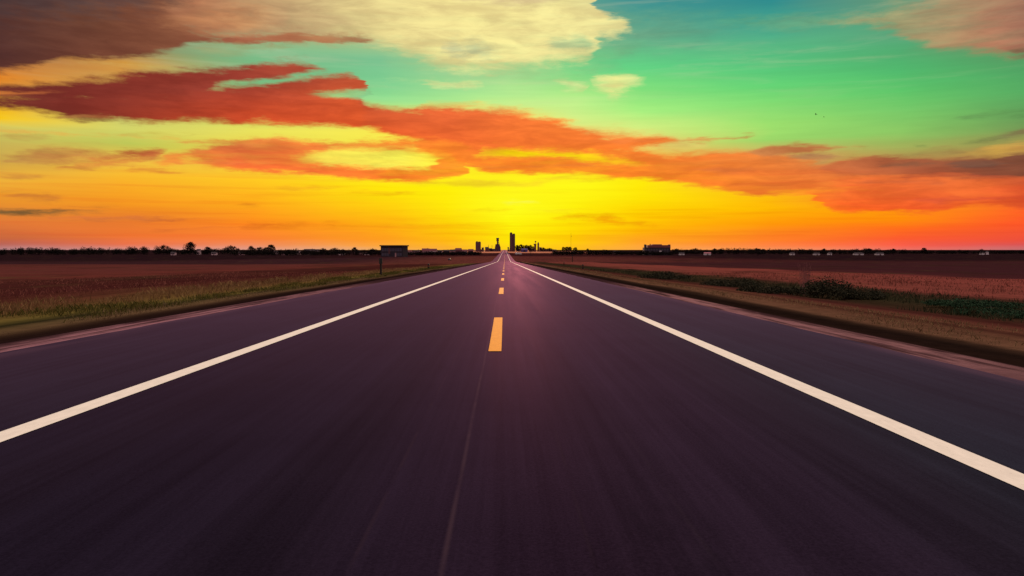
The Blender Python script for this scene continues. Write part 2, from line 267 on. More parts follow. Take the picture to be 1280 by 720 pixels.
sky = w.mix(1., sky, w.mix(w.mr(streak, .25, .75, 0., 1., smooth=False), (.965, .96, .96, 1), (1.03, 1.03, 1.03, 1)), 'MULTIPLY')
low = w.m('MULTIPLY', w.mr(el0, R(.2), R(1.2)), w.mr(el0, R(3.5), R(8), 1., 0.))
sky = w.mix(w.m('MULTIPLY', w.m('MULTIPLY', w.mr(cir, .5, .68), low), .42), sky, w.mix(1., sky, (.92, .66, .85, 1), 'MULTIPLY'))
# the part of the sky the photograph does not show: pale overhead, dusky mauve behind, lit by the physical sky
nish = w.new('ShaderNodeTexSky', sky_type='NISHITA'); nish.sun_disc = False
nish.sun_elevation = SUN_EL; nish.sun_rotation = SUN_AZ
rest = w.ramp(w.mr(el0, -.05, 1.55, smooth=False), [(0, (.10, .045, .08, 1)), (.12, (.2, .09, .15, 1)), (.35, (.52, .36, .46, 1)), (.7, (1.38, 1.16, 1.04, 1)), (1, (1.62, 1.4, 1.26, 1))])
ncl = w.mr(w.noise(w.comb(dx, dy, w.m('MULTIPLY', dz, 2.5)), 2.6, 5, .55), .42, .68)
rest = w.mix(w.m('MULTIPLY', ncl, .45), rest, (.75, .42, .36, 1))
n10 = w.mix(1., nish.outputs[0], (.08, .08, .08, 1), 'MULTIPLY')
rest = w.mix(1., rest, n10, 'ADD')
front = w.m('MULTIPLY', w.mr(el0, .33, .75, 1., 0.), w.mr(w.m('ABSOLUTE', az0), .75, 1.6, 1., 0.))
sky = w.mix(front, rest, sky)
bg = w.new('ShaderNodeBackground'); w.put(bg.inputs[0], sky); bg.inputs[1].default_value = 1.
world.cycles.sampling_method = 'MANUAL'; world.cycles.sample_map_resolution = 512
wo = w.new('ShaderNodeOutputWorld'); w.t.links.new(bg.outputs[0], wo.inputs[0])

sun = bpy.data.lights.new('sun', 'SUN'); sun.energy = 2.0; sun.angle = R(.6); sun.color = (1, .52, .36)
so = bpy.data.objects.new('sun', sun); col.objects.link(so)
d = Vector((math.sin(SUN_AZ) * math.cos(SUN_EL), math.cos(SUN_AZ) * math.cos(SUN_EL), math.sin(SUN_EL)))
so.rotation_euler = d.to_track_quat('Z', 'Y').to_euler(); so.location = (0, 50, 60)

# ------------------------------------------------------------------ materials
def mat(name):
    m = bpy.data.materials.new(name); m.use_nodes = True
    n = N(m.node_tree); b = m.node_tree.nodes['Principled BSDF']
    p = n.new('ShaderNodeNewGeometry').outputs['Position']
    s = n.new('ShaderNodeSeparateXYZ'); n.put(s.inputs[0], p)
    return m, n, b, p, s.outputs[0], s.outputs[1], s.outputs[2]
def simple(name, c, rough=.8, var=.25, scale=3., spec=.3, metal=0.):
    m, n, b, p, x, y, z = mat(name)
    oc = n.new('ShaderNodeTexCoord').outputs['Object']
    f = n.noise(oc, scale, 4, .6)
    c1 = tuple(u * (1 - var) for u in c) + (1,); c2 = tuple(min(1, u * (1 + var)) for u in c) + (1,)
    n.put(b.inputs['Base Color'], n.mix(f, c1, c2)); b.inputs['Roughness'].default_value = rough
    b.inputs['Specular IOR Level'].default_value = spec; b.inputs['Metallic'].default_value = metal
    return m

def build(name, verts, faces, m=None, parent=None, smooth=False, label=None, cat=None, group=None, kind=None):
    me = bpy.data.meshes.new(name); me.from_pydata([tuple(map(float, v)) for v in verts], [], faces); me.update()
    if smooth: me.polygons.foreach_set('use_smooth', [True] * len(me.polygons))
    return link(name, me, m, parent, label, cat, group, kind)
def link(name, me, m=None, parent=None, label=None, cat=None, group=None, kind=None):
    o = bpy.data.objects.new(name, me)
    if m: me.materials.append(m)
    o.parent = parent; col.objects.link(o)
    for k, q in (('label', label), ('category', cat), ('group', group), ('kind', kind)):
        if q: o[k] = q
    return o
def empty(name, loc, label, cat, group=None, rz=0, s=1):
    o = bpy.data.objects.new(name, None); col.objects.link(o); o.location = loc; o.rotation_euler.z = rz
    o.scale = (s, s, s); o.empty_display_size = .2
    o['label'] = label; o['category'] = cat
    if group: o['group'] = group
    return o
def copy_tree(o, parent=None):
    c = o.copy(); col.objects.link(c); c.parent = parent
    for ch in list(o.children): copy_tree(ch, c)
    return c

# ground ------------------------------------------------------------
gm, n, b, P, gx, gy, gz = mat('ground_soil')
big = n.noise(P, .05, 4, .55); fine = n.noise(P, 2.2, 5, .65)
row = n.noise(n.comb(n.m('MULTIPLY', gx, .9), n.m('MULTIPLY', gy, .03)), 1., 4, .6)
wv = n.mr(n.m('ABSOLUTE', gx), 9., 26., .12, 1.)
xw = n.m('ADD', n.m('MULTIPLY', n.m('SUBTRACT', big, .5), 7.), n.m('MULTIPLY', n.m('SUBTRACT', fine, .5), 1.6))
xw = n.m('ADD', gx, n.m('MULTIPLY', xw, n.m('ADD', wv, n.mr(n.m('ABSOLUTE', gx), 30., 60., 0., 1.6))))
lng = n.noise(n.comb(n.m('MULTIPLY', gx, 2.2), n.m('MULTIPLY', gy, .12), 2.), 1., 5, .65)
tx = n.mr(xw, -80., 80., smooth=False)
def sx(v): return (v + 80) / 160
def L(r, g, bb): return lin((r, g, bb))
near = n.ramp(tx, [(sx(-80), L(88,46,42)), (sx(-48), L(92,46,40)), (sx(-42), L(66,34,30)), (sx(-27), L(60,28,26)), (sx(-21), L(78,46,34)),
    (sx(-15.5), L(98,80,42)), (sx(-14.2), L(92,82,40)), (sx(-13.2), L(40,40,22)), (sx(-12.3), L(92,76,50)), (sx(-11.6), L(80,62,44)), (sx(-11.1), L(34,22,18)), (sx(-9.1), L(26,16,17)), (sx(-8.8), L(140,100,106)), (sx(-7), L(126,88,96)),  # near-black stops beside the gravel, both sides: verge-drop shadow painted into the soil colour
    (sx(5), L(128,90,96)), (sx(6.9), L(140,102,102)), (sx(7.2), L(34,22,18)), (sx(9.3), L(27,20,16)), (sx(9.8), L(98,72,54)), (sx(11.2), L(92,64,48)), (sx(11.7), L(50,28,23)), (sx(12.4), L(94,60,46)), (sx(14), L(66,34,30)),
    (sx(17), L(52,40,28)), (sx(20), L(40,40,26)), (sx(23), L(58,38,30)), (sx(25.5), L(108,58,50)), (sx(50), L(122,62,55)), (sx(56), L(64,33,35)), (sx(78), L(58,31,35))])
# gravel thins out with distance and in patches
gv = n.m('MULTIPLY', n.mr(n.m('ABSOLUTE', n.m('ADD', gx, .9)), 8.4, 8.6, 1., 0.), n.m('MAXIMUM', n.mr(gy, 30., 55.), n.m('MAXIMUM', n.mr(lng, .42, .60, 0., .9), n.mr(gy, 13., 8., 0., .85))))
ragged = n.m('MULTIPLY', n.mr(n.noise(n.comb(n.m('MULTIPLY', gx, .6), n.m('MULTIPLY', gy, .16), 8.), 1., 4, .6), .48, .6), n.mr(n.m('ABSOLUTE', n.m('ADD', gx, .9)), 7.2, 8.0))
gv = n.m('MAXIMUM', gv, n.m('MULTIPLY', ragged, n.mr(n.m('ABSOLUTE', n.m('ADD', gx, .9)), 8.4, 8.6, 1., 0.)))
near = n.mix(gv, near, L(52,34,36))
far_l = n.mix(n.mr(gy, 300., 380.), near, L(52,30,35))
far_r = n.mix(n.mr(gy, 420., 520.), near, L(62,32,34))
far_l = n.mix(n.mr(n.m('ABSOLUTE', gx), 30., 120.), n.mix(n.mr(gy, 300., 380.), near, L(92,50,44)), far_l)
far_r = n.mix(n.mr(n.m('ABSOLUTE', gx), 40., 180.), n.mix(n.mr(gy, 420., 520.), near, L(88,46,42)), far_r)
isr = n.mr(gx, -3., 3.)
c = n.mix(isr, far_l, far_r)
# distant land: dark plough, then pale stubble by the town
dk = n.mr(n.noise(n.comb(n.m('MULTIPLY', gx, .15), gy), .012, 3, .5), .42, .6)
fc = n.mix(dk, L(34,16,20), L(70,32,34))
side = n.mr(n.m('ABSOLUTE', gx), 60., 260.)
c = n.mix(n.mr(n.m('ADD', gy, n.m('MULTIPLY', side, 300.)), 760., 900.), c, n.mix(side, fc, L(34,19,24)))
townw = n.m('MULTIPLY', n.mr(gy, 1350., 1500.), n.mr(n.m('ABSOLUTE', n.m('SUBTRACT', gx, 20.)), 100., 230., 1., 0.))
c = n.mix(townw, c, L(190,125,95))
mot = n.noise(n.comb(n.m('MULTIPLY', gx, .045), n.m('MULTIPLY', gy, .02), 4.), 1., 6, .7)
mot2 = n.noise(n.comb(n.m('MULTIPLY', gx, .11), n.m('MULTIPLY', gy, .035), 9.), 1., 6, .7)
fm = n.mr(n.m('ABSOLUTE', gx), 14., 24.)
c = n.mix(n.m('MULTIPLY', n.m('MULTIPLY', n.mr(mot, .50, .64), fm), .6), c, L(44,30,24))
c = n.mix(n.m('MULTIPLY', n.m('MULTIPLY', n.mr(mot2, .54, .68), fm), .45), c, L(78,66,40))
vv = n.m('ADD', n.m('MULTIPLY', row, .9), n.m('MULTIPLY', fine, .7))
c = n.mix(1., c, n.mix(n.mr(vv, .45, 1.15, smooth=False), (.45, .45, .45, 1), (1.6, 1.55, 1.5, 1)), 'MULTIPLY')
n.put(b.inputs['Base Color'], c); b.inputs['Roughness'].default_value = 1.; b.inputs['Specular IOR Level'].default_value = 0.
bp = n.new('ShaderNodeBump'); bp.inputs['Strength'].default_value = .6; bp.inputs['Distance'].default_value = .08
n.put(bp.inputs['Height'], n.noise(P, 5, 4, .7)); n.put(b.inputs['Normal'], bp.outputs[0])

GX = sorted(set(XS + [-9000, -4000, -1800, -900, -450, -250, -150, -100, -80, -45, -35, -28, -24, -18, -13.5, -8.4, -3, 0, 3, 9, 10, 14, 19.5, 26, 30, 38, 46, 80, 100, 150, 250, 450, 900, 1800, 4000, 9000]))
verts = []; faces = []
for y in ROWS:
    for x in GX:
        bump = .0
        if abs(x) > 9 and y < 600: bump = mnoise.noise(Vector((x * .15, y * .05, 0))) * .12
        verts.append((x, y, zg(x, y) + bump))
nx = len(GX)
for i in range(len(ROWS) - 1):
    for j in range(nx - 1):
        a = i * nx + j; faces.append((a, a + 1, a + nx + 1, a + nx))
build('ground', verts, faces, gm, smooth=True, kind='structure')

# road --------------------------------------------------------------
rm, n, b, P, gx, gy, gz = mat('asphalt')
agg = n.noise(P, 60, 3, .7)
st1 = n.noise(n.comb(n.m('MULTIPLY', gx, 9.), n.m('MULTIPLY', gy, .12)), 1., 5, .65)
st2 = n.noise(n.comb(n.m('MULTIPLY', gx, 1.4), n.m('MULTIPLY', gy, .03)), 1., 3, .5)
patch = n.noise(P, .35, 4, .6)
base = n.ramp(n.mr(gx, -8., 8., smooth=False), [(0, (.0125,.012,.0215,1)), (.23, (.012,.011,.020,1)), (.26, (.0090,.0080,.0160,1)), (.42, (.0115,.0084,.0165,1)), (.53, (.0205,.0118,.0235,1)), (.62, (.0185,.0128,.0240,1)), (.70, (.0118,.0155,.0225,1)), (.73, (.0130,.0175,.0265,1)), (1, (.0130,.0180,.0275,1))])
# wheel tracks polished a little darker
def bandx(c0, wd): return n.mr(n.m('ABSOLUTE', n.m('SUBTRACT', gx, c0)), wd * .3, wd, 1., 0.)
tr = n.m('ADD', n.m('ADD', bandx(-3.1, .5), bandx(-1.2, .5)), n.m('ADD', bandx(.75, .5), bandx(2.5, .5)))
base = n.mix(n.m('MULTIPLY', tr, .22), base, (.008, .006, .009, 1))
k = n.m('ADD', n.m('MULTIPLY', st1, .8), n.m('ADD', n.m('MULTIPLY', st2, .7), n.m('MULTIPLY', patch, .5)))
k = n.m('ADD', k, n.m('MULTIPLY', n.m('SUBTRACT', agg, .25), .9))
base = n.mix(1., base, n.mix(n.mr(k, .85, 1.5, smooth=False), (.52, .52, .52, 1), (1.52, 1.52, 1.52, 1)), 'MULTIPLY')
stain = n.mr(n.noise(n.comb(n.m('MULTIPLY', gx, 1.6), n.m('MULTIPLY', gy, .35), 7.), 1., 5, .7), .60, .74)
base = n.mix(n.m('MULTIPLY', stain, .35), base, (.006, .005, .008, 1))
# paving seams
wob = n.m('MULTIPLY', n.m('SUBTRACT', n.noise(n.comb(0., gy, 0.), .2, 2, .4), .5), .05)
def seam(x0, wd): return n.mr(n.m('ABSOLUTE', n.m('SUBTRACT', n.m('ADD', gx, wob), x0)), 0., wd, 1., 0.)
brk = n.mr(n.noise(n.comb(0., gy, 3.), 1.1, 3, .7), .35, .6)
base = n.mix(n.m('MULTIPLY', seam(-.29, .024), n.m('ADD', n.m('MULTIPLY', brk, .3), .25)), base, (.060, .036, .046, 1))
base = n.mix(n.m('MULTIPLY', seam(-.72, .022), n.m('MULTIPLY', brk, .14)), base, (.06, .035, .04, 1))
base = n.mix(n.m('MULTIPLY', seam(.42, .02), n.m('MULTIPLY', brk, .08)), base, (.06, .04, .045, 1))
base = n.mix(n.m('MULTIPLY', seam(1.0, .025), n.m('MULTIPLY', brk, .07)), base, (.055, .04, .045, 1))
# dusty edges of the shoulders
dust = n.m('MULTIPLY', n.m('MAXIMUM', n.mr(gx, -7.0, -7.9), n.mr(gx, 5.6, 6.2)), n.mr(n.noise(n.comb(n.m('MULTIPLY', gx, 2.), n.m('MULTIPLY', gy, .15)), 1., 4, .6), .4, .6))
base = n.mix(n.m('MULTIPLY', dust, .6), base, (.10, .055, .075, 1))
n.put(b.inputs['Base Color'], base)
b.inputs['Roughness'].default_value = .9; b.inputs['Specular IOR Level'].default_value = 0.
bp = n.new('ShaderNodeBump'); bp.inputs['Strength'].default_value = .35; bp.inputs['Distance'].default_value = .006
n.put(bp.inputs['Height'], n.noise(P, 90, 2, .7)); n.put(b.inputs['Normal'], bp.outputs[0])
gl = n.new('ShaderNodeBsdfAnisotropic'); gl.distribution = 'GGX'; n.put(gl.inputs['Roughness'], n.mr(st2, .3, .7, .64, .70)); gl.inputs['Color'].default_value = (.185, .092, .155, 1)
fw = n.new('ShaderNodeLayerWeight'); fw.inputs[0].default_value = .5
ms = n.new('ShaderNodeMixShader'); n.put(ms.inputs[0], n.m('MULTIPLY', n.m('POWER', fw.outputs['Facing'], 9.), .6))
n.put(ms.inputs[1], b.outputs[0]); n.put(ms.inputs[2], gl.outputs[0])
n.t.links.new(ms.outputs[0], n.t.nodes['Material Output'].inputs[0])
def wobble(y, s): return mnoise.noise(Vector((s, y * .35, 0))) * .10 + mnoise.noise(Vector((s, y * 1.7, 5))) * .04 if y < 200 else 0
verts = []; faces = []
for y in ROWS:
    l = -7.7 + wobble(y, 1.3); r = 6.1 + wobble(y, 9.1); z = prof(y)
    verts += [(l - .05, y, z - .14), (l, y, z), (-4, y, z), (-.2, y, z), (3.4, y, z), (r, y, z), (r + .05, y, z - .14)]
for i in range(len(ROWS) - 1):
    for j in range(6):
        a = i * 7 + j; faces.append((a, a + 1, a + 8, a + 7))
build('road', verts, faces, rm, kind='structure')

def paint(name, c, wear):
    m, n, b, P, gx, gy, gz = mat(name)
    f = n.noise(n.comb(n.m('MULTIPLY', gx, 4.), gy), 3.5, 5, .7); g = n.noise(P, 45, 3, .7)
    cc = n.mix(n.mr(f, .3, .75), tuple(u * .86 for u in c) + (1,), c + (1,))
    cc = n.mix(n.m('MULTIPLY', n.mr(g, .62, .75), wear), cc, (.05, .035, .04, 1))
    n.put(b.inputs['Base Color'], cc); b.inputs['Roughness'].default_value = .85; b.inputs['Specular IOR Level'].default_value = .05
    return m
white = paint('white_road_paint', (.90, .84, .68), .45); yellow = paint('yellow_road_paint', (.86, .36, .02), .6)
def strip(name, x0, x1, ya, yb, m, dz, label=None):
    ys = [ya] + [y for y in ROWS if ya < y < yb] + [yb]; verts = []; faces = []
    for y in ys:
        e = mnoise.noise(Vector((x0, y * 3, 0))) * .006 if y < 60 else 0
        verts += [(x0 + e, y, prof(y) + dz), (x1 + e, y, prof(y) + dz)]
    for i in range(len(ys) - 1): faces.append((2*i, 2*i+1, 2*i+3, 2*i+2))
    return build(name, verts, faces, m, kind='structure')
strip('edge_line', -4.17, -3.93, -60, 2400, white, .006)
strip('edge_line', 3.2, 3.44, -60, 2400, white, .006)
y = 12.4 - 20.5 * 3
while y < 1500:
    strip('centre_line', -.255, -.055, y, y + 7.2, yellow, .006); y += 20.5

# grass ---------------------------------------------------------------
def blades(name, zones, hgt, wid, c1, c2, label, seed, cut=-.08):
    r = np.random.default_rng(seed); V = []; tot = 0
    for (x0, x1, y0, y1, dens) in zones:
        cnt = int((x1 - x0) * (y1 - y0) * dens)
        u = r.random(cnt); ys = y0 + (y1 - y0) * u ** 1.7; xs_ = x0 + (x1 - x0) * r.random(cnt)
        cl = np.array([mnoise.noise(Vector((a * .55, q * .16, seed))) for a, q in zip(xs_, ys)])
        keep = cl + r.normal(0, .12, cnt) > cut; xs_ = xs_[keep]; ys = ys[keep]; cl = cl[keep]; k = len(xs_)
        z = np.interp(ys, PY, PZ) + np.interp(xs_, XS, ZS)
        z += np.array([mnoise.noise(Vector((a * .15, q * .05, 0))) * .12 for a, q in zip(xs_, ys)]) - .02
        h = hgt * (.5 + r.random(k)) * (1 + .8 * np.clip(cl, 0, 1)); ww = wid * (.7 + .6 * r.random(k)) * (1 + ys / 50)
        an = r.random(k) * 6.28; ln = h * r.normal(.1, .45, k); la = r.random(k) * 6.28
        ax, ay = np.cos(an) * ww, np.sin(an) * ww; tx_, ty_ = np.cos(la) * ln, np.sin(la) * ln
        p = np.zeros((k, 4, 3))
        p[:, 0] = np.stack([xs_ - ax, ys - ay, z], 1); p[:, 1] = np.stack([xs_ + ax, ys + ay, z], 1)
        p[:, 2] = np.stack([xs_ + ax * .8 + tx_ * .35, ys + ay * .8 + ty_ * .35, z + h * .6], 1)
        p[:, 3] = np.stack([xs_ + tx_, ys + ty_, z + h], 1); V.append(p.reshape(-1, 3)); tot += k
    V = np.concatenate(V); me = bpy.data.meshes.new(name)
    me.vertices.add(tot * 4); me.vertices.foreach_set('co', V.astype(np.float32).ravel())
    me.loops.add(tot * 4); idx = np.arange(tot * 4, dtype=np.int32); me.loops.foreach_set('vertex_index', idx)
    me.polygons.add(tot); me.polygons.foreach_set('loop_start', np.arange(0, tot * 4, 4, dtype=np.int32))
    me.polygons.foreach_set('loop_total', np.full(tot, 4, dtype=np.int32)); me.update(); me.validate()
    m, n, b, P, gx, gy, gz = mat(name)
    f = n.noise(P, .6, 4, .6); isl = n.new('ShaderNodeNewGeometry').outputs['Random Per Island']
    cc = n.mix(n.m('ADD', n.m('MULTIPLY', isl, .5), n.m('MULTIPLY', n.mr(f, .35, .65), .5)), c1, c2)
    n.put(b.inputs['Base Color'], cc); b.inputs['Roughness'].default_value = .8; b.inputs['Specular IOR Level'].default_value = .02
    return link(name, me, m, label=label, cat='grass', kind='stuff')
blades('dry_grass', [(-13.4, -11.4, 6, 170, 42), (9.7, 12.8, 5, 170, 30)], .08, .006, L(84,66,44), L(138,112,78), 'dry tan roadside grass on the verges along the gravel', 1)
blades('green_grass', [(-16, -12, 10, 200, 35)], .15, .007, L(48,52,22), L(104,96,44), 'green verge grass beyond the tan strip left of the road', 2, .02)
blades('yellowed_grass', [(-21, -15.5, 14, 170, 18)], .24, .008, L(92,66,42), L(150,120,76), 'taller yellowed grass tufts at the edge of the left field', 3, .08)
blades('dark_weeds', [(15.5, 24, 14, 150, 20)], .15, .010, L(26,40,24), L(70,62,42), 'dark green weeds in the shallow ditch right of the road', 4, .16)
blades('field_stubble', [(24, 50, 25, 120, 6), (-45, -22, 25, 120, 6)], .16, .010, L(88,48,40), L(140,84,70), 'reddish stubble standing in the fields beside the verges', 5)

# leaf clump helper ----------------------------------------------------
def leaves(center, radii, cnt, size, r, hollow=.35):
    u = r.normal(0, 1, (cnt, 3)); u /= np.linalg.norm(u, axis=1)[:, None]
    u *= (hollow + (1 - hollow) * r.random((cnt, 1)) ** .6)
    c = np.array(center) + u * np.array(radii)
    a = r.normal(0, 1, (cnt, 3)); a /= np.linalg.norm(a, axis=1)[:, None]
    bb = np.cross(a, r.normal(0, 1, (cnt, 3))); bb /= np.linalg.norm(bb, axis=1)[:, None]
    s = size * (.6 + .8 * r.random((cnt, 1)))
    return np.stack([c - a * s, c + bb * s * .6, c + a * s, c - bb * s * .6], 1).reshape(-1, 3)
def leafmesh(name, V):
    k = len(V) // 4; me = bpy.data.meshes.new(name)
    me.vertices.add(k * 4); me.vertices.foreach_set('co', V.astype(np.float32).ravel())
    me.loops.add(k * 4); me.loops.foreach_set('vertex_index', np.arange(k * 4, dtype=np.int32))
    me.polygons.add(k); me.polygons.foreach_set('loop_start', np.arange(0, k * 4, 4, dtype=np.int32))
    me.polygons.foreach_set('loop_total', np.full(k, 4, dtype=np.int32)); me.update(); me.validate()
    return me
def leafmat(name, c1, c2):
    m, n, b, P, gx, gy, gz = mat(name)
    isl = n.new('ShaderNodeNewGeometry').outputs['Random Per Island']
    n.put(b.inputs['Base Color'], n.mix(isl, c1, c2)); b.inputs['Roughness'].default_value = .75
    b.inputs['Specular IOR Level'].default_value = .02
    return m
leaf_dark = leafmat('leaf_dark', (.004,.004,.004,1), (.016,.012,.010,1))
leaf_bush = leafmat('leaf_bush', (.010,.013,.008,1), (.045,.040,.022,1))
leaf_pink = leafmat('leaf_russet', (.10,.032,.035,1), (.17,.06,.06,1))
leaf_green = leafmat('leaf_green', (.012,.03,.014,1), (.03,.06,.03,1))
bark = simple('bark', (.035, .022, .02), .9, .4, 2)

def tube(path, rad, seg=6):
    vs = []; fs = []
    for i, (p, rr) in enumerate(zip(path, rad)):
        p = Vector(p); t = (Vector(path[min(i+1, len(path)-1)]) - Vector(path[max(i-1, 0)])).normalized()
        q = t.to_track_quat('Z', 'Y')
        for s in range(seg):
            a = s * 6.2832 / seg; vs.append(p + q @ Vector((math.cos(a) * rr, math.sin(a) * rr, 0)))
    for i in range(len(path) - 1):
        for s in range(seg):
            fs.append((i*seg+s, i*seg+(s+1) % seg, (i+1)*seg+(s+1) % seg, (i+1)*seg+s))
    fs.append(tuple(range(seg))[::-1]); fs.append(tuple(range((len(path)-1)*seg, len(path)*seg)))
    return vs, fs
class MB:
    def __init__(s): s.v = []; s.f = []
    def add(s, v, f):
        o = len(s.v); s.v += [tuple(p) for p in v]; s.f += [tuple(i + o for i in q) for q in f]; return s
    def box(s, x0, x1, y0, y1, z0, z1, tx=0, ty=0):
        return s.add([(x0,y0,z0),(x1,y0,z0),(x1,y1,z0),(x0,y1,z0),(x0+tx,y0+ty,z1),(x1-tx,y0+ty,z1),(x1-tx,y1-ty,z1),(x0+tx,y1-ty,z1)],
              [(0,3,2,1),(4,5,6,7),(0,1,5,4),(1,2,6,5),(2,3,7,6),(3,0,4,7)])
    def cyl(s, x, y, z0, z1, r0, r1, seg=16):
        v = [(x+math.cos(a)*r0, y+math.sin(a)*r0, z0) for a in [i*6.2832/seg for i in range(seg)]] + [(x+math.cos(a)*r1, y+math.sin(a)*r1, z1) for a in [i*6.2832/seg for i in range(seg)]]
        return s.add(v, [(i, (i+1) % seg, seg+(i+1) % seg, seg+i) for i in range(seg)] + [tuple(range(seg))[::-1], tuple(range(seg, 2*seg))])
    def tube(s, path, rad, seg=6): return s.add(*tube(path, rad, seg))
    def gable(s, x0, x1, y0, y1, z0, h, t=.25):   # ridge along x, with thickness
        ym = (y0 + y1) / 2
        v = [(x0,y0,z0),(x1,y0,z0),(x1,ym,z0+h),(x0,ym,z0+h),(x0,y1,z0),(x1,y1,z0),(x0,y0,z0+t),(x1,y0,z0+t),(x1,ym,z0+h+t),(x0,ym,z0+h+t),(x0,y1,z0+t),(x1,y1,z0+t)]
        return s.add(v, [(0,1,2,3),(3,2,5,4),(6,9,8,7),(9,10,11,8),(0,6,7,1),(4,5,11,10),(0,3,9,6),(3,4,10,9),(1,7,8,2),(2,8,11,5)])
    def build(s, name, m, parent=None, smooth=False, label=None): return build(name, s.v, s.f, m, parent, smooth, label)

# trees: three prototypes of 10 m ------------------------------------------------
def make_tree(kind, seed, loc, label, group, mt=None, H=10.):
    r = np.random.default_rng(seed); rr = random.Random(seed)
    t = empty('tree', loc, label, 'tree', group)
    th = {'round': 2.2, 'wide': 2.4, 'loose': 3.6}[kind]; mb = MB()
    mb.tube([(0,0,-.3),(.08,.05,th*.5),(-.05,0,th),(.1,0,th+2.5),(0,.1,th+4.5)], [.36,.28,.24,.14,.05], 8)
    V = []; n_ = 16
    for i in range(n_):
        a = i * 2.4; q = (i + .5) / n_
        sp = {'round': 3.0, 'wide': 5.2, 'loose': 3.2}[kind]; top = {'round': 8.4, 'wide': 6.6, 'loose': 8.6}[kind]
        R0 = sp * math.sin(math.pi * min(.95, .18 + q * .8)) * rr.uniform(.6, 1.05)
        p = (math.cos(a) * R0, math.sin(a) * R0, th + (top - th) * q * rr.uniform(.9, 1.1))
        mb.tube([(0,0,th + (q * 2.2)), (p[0]*.5, p[1]*.5, (p[2]+th)/2 + .4), p], [.12,.07,.03], 5)
        s = rr.uniform(.9, 1.5) * {'round': 1.15, 'wide': 1.2, 'loose': .9}[kind]
        V.append(leaves(p, (s*1.25, s*1.25, s), 100, .3, r, .2))
    mb.build('trunk', bark, t)
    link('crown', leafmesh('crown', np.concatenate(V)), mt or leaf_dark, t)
    return t
protos = {}
def tree(kind, pxx, ytop, dist, label, group='trees scattered along the horizon', wide=1., base_off=0):
    base = zg(X(pxx, dist), dist); zt = (azel(pxx, ytop)[1]) ; top = math.tan(zt) * math.hypot(X(pxx, dist), dist)
    h = max(1.5, top - base); loc = (X(pxx, dist), dist, base)
    if kind not in protos: t = protos[kind] = make_tree(kind, {'round': 3, 'wide': 4, 'loose': 5}[kind], loc, label, group)
    else: t = copy_tree(protos[kind])
    H = {'round': 10., 'wide': 8.2, 'loose': 10.}[kind]
    t.location = loc; t.scale = (h / H * wide, h / H * wide, h / H); t.rotation_euler.z = random.uniform(0, 6)
    t['label'] = label; t['group'] = group
    return t
tree('round', 238, 300.8, 1000, 'tallest round dark tree on the left horizon, alone above the fields', wide=1.15)
tree('wide', 205, 305.3, 1000, 'small lopsided tree just left of the tall round tree')
tree('round', 260, 307.5, 1050, 'low round tree just right of the tall round tree', wide=1.3)
tree('wide', 289, 306, 1050, 'broad flat-topped bushy tree, second to the right of the tall round tree', wide=1.1)
tree('round', 314, 306.3, 1050, 'small pointed tree left of the dark field copse')
tree('wide', 324, 308, 1000, 'low spreading tree hugging the left horizon between two small ones', wide=1.2)
tree('round', 332, 308.2, 1050, 'tiny round tree beside the low spreading tree')
tree('loose', 339, 304.6, 1150, 'thin open tree with sky showing through on the left horizon', wide=1.2)
tree('wide', 404, 309.5, 1100, 'low tree right of the blue-grey house with the pale gable')
tree('wide', 418, 309, 1100, 'low tree between the blue-grey house and the small pale cottages', wide=1.1)
tree('loose', 443, 308.2, 1200, 'open tree behind the cottage left of the flat-roofed hall')
tree('wide', 466, 310, 900, 'dark spreading tree touching the left end of the flat-roofed hall', wide=1.3)
tree('round', 646.5, 305.4, 1950, 'slender dark tree at the foot of the twin towers')
tree('loose', 651.5, 304.6, 1950, 'round-headed tree on a bare stem right of the twin towers')
tree('wide', 658, 305.5, 1980, 'flat-topped tree behind the blue shed')
tree('wide', 662.5, 305.6, 2020, 'second flat-topped tree, between the blue shed and the ball-topped tower')
tree('wide', 679, 308.8, 1900, 'low bushy tree right of the slim chimney tower')
tree('wide', 687, 309.5, 1850, 'lowest tree right of the chimney tower, toward the thin mast', wide=1.2)
tree('loose', 704.5, 308, 1800, 'small tree on a bare stem left of the thin mast')
tree('loose', 709, 307.8, 1800, 'wider tree on a bare stem just left of the thin mast', wide=1.4)
tree('loose', 712.5, 307.8, 1800, 'tree crowding the foot of the thin mast')
tree('loose', 719, 308.6, 1800, 'small lone tree just right of the thin mast', wide=1.2)
tree('loose', 734.5, 310.2, 1700, 'tiny lone tree farther right of the thin mast')
tree('wide', 845, 310.2, 1150, 'low tree against the right end of the dark block building', wide=1.2)
tree('wide', 869, 309.6, 1000, 'broad tree on the horizon between the block building and the pink-roofed shed', wide=1.3)
tree('round', 893, 310, 1000, 'small dark tree right of the pink-roofed shed')
tree('round', 901, 310.2, 1000, 'second small dark tree right of the pink-roofed shed')
tree('wide', 947, 309.4, 900, 'broad tree standing highest in the dark tree belt on the right', wide=1.5)
tree('round', 1030, 309.8, 950, 'dark tree beside the white shed in the right tree belt')
tree('wide', 1086, 309.8, 950, 'broad tree between the two longest white sheds', wide=1.2)
tree('loose', 1117, 310, 950, 'thin tree just past the longest white shed')
tree('loose', 1155, 308.8, 1000, 'lone thin tree standing apart far right of the white sheds', wide=1.1)
tree('wide', 1227, 310.6, 1000, 'last small tree on the far right, in front of a pale cottage', wide=.9)

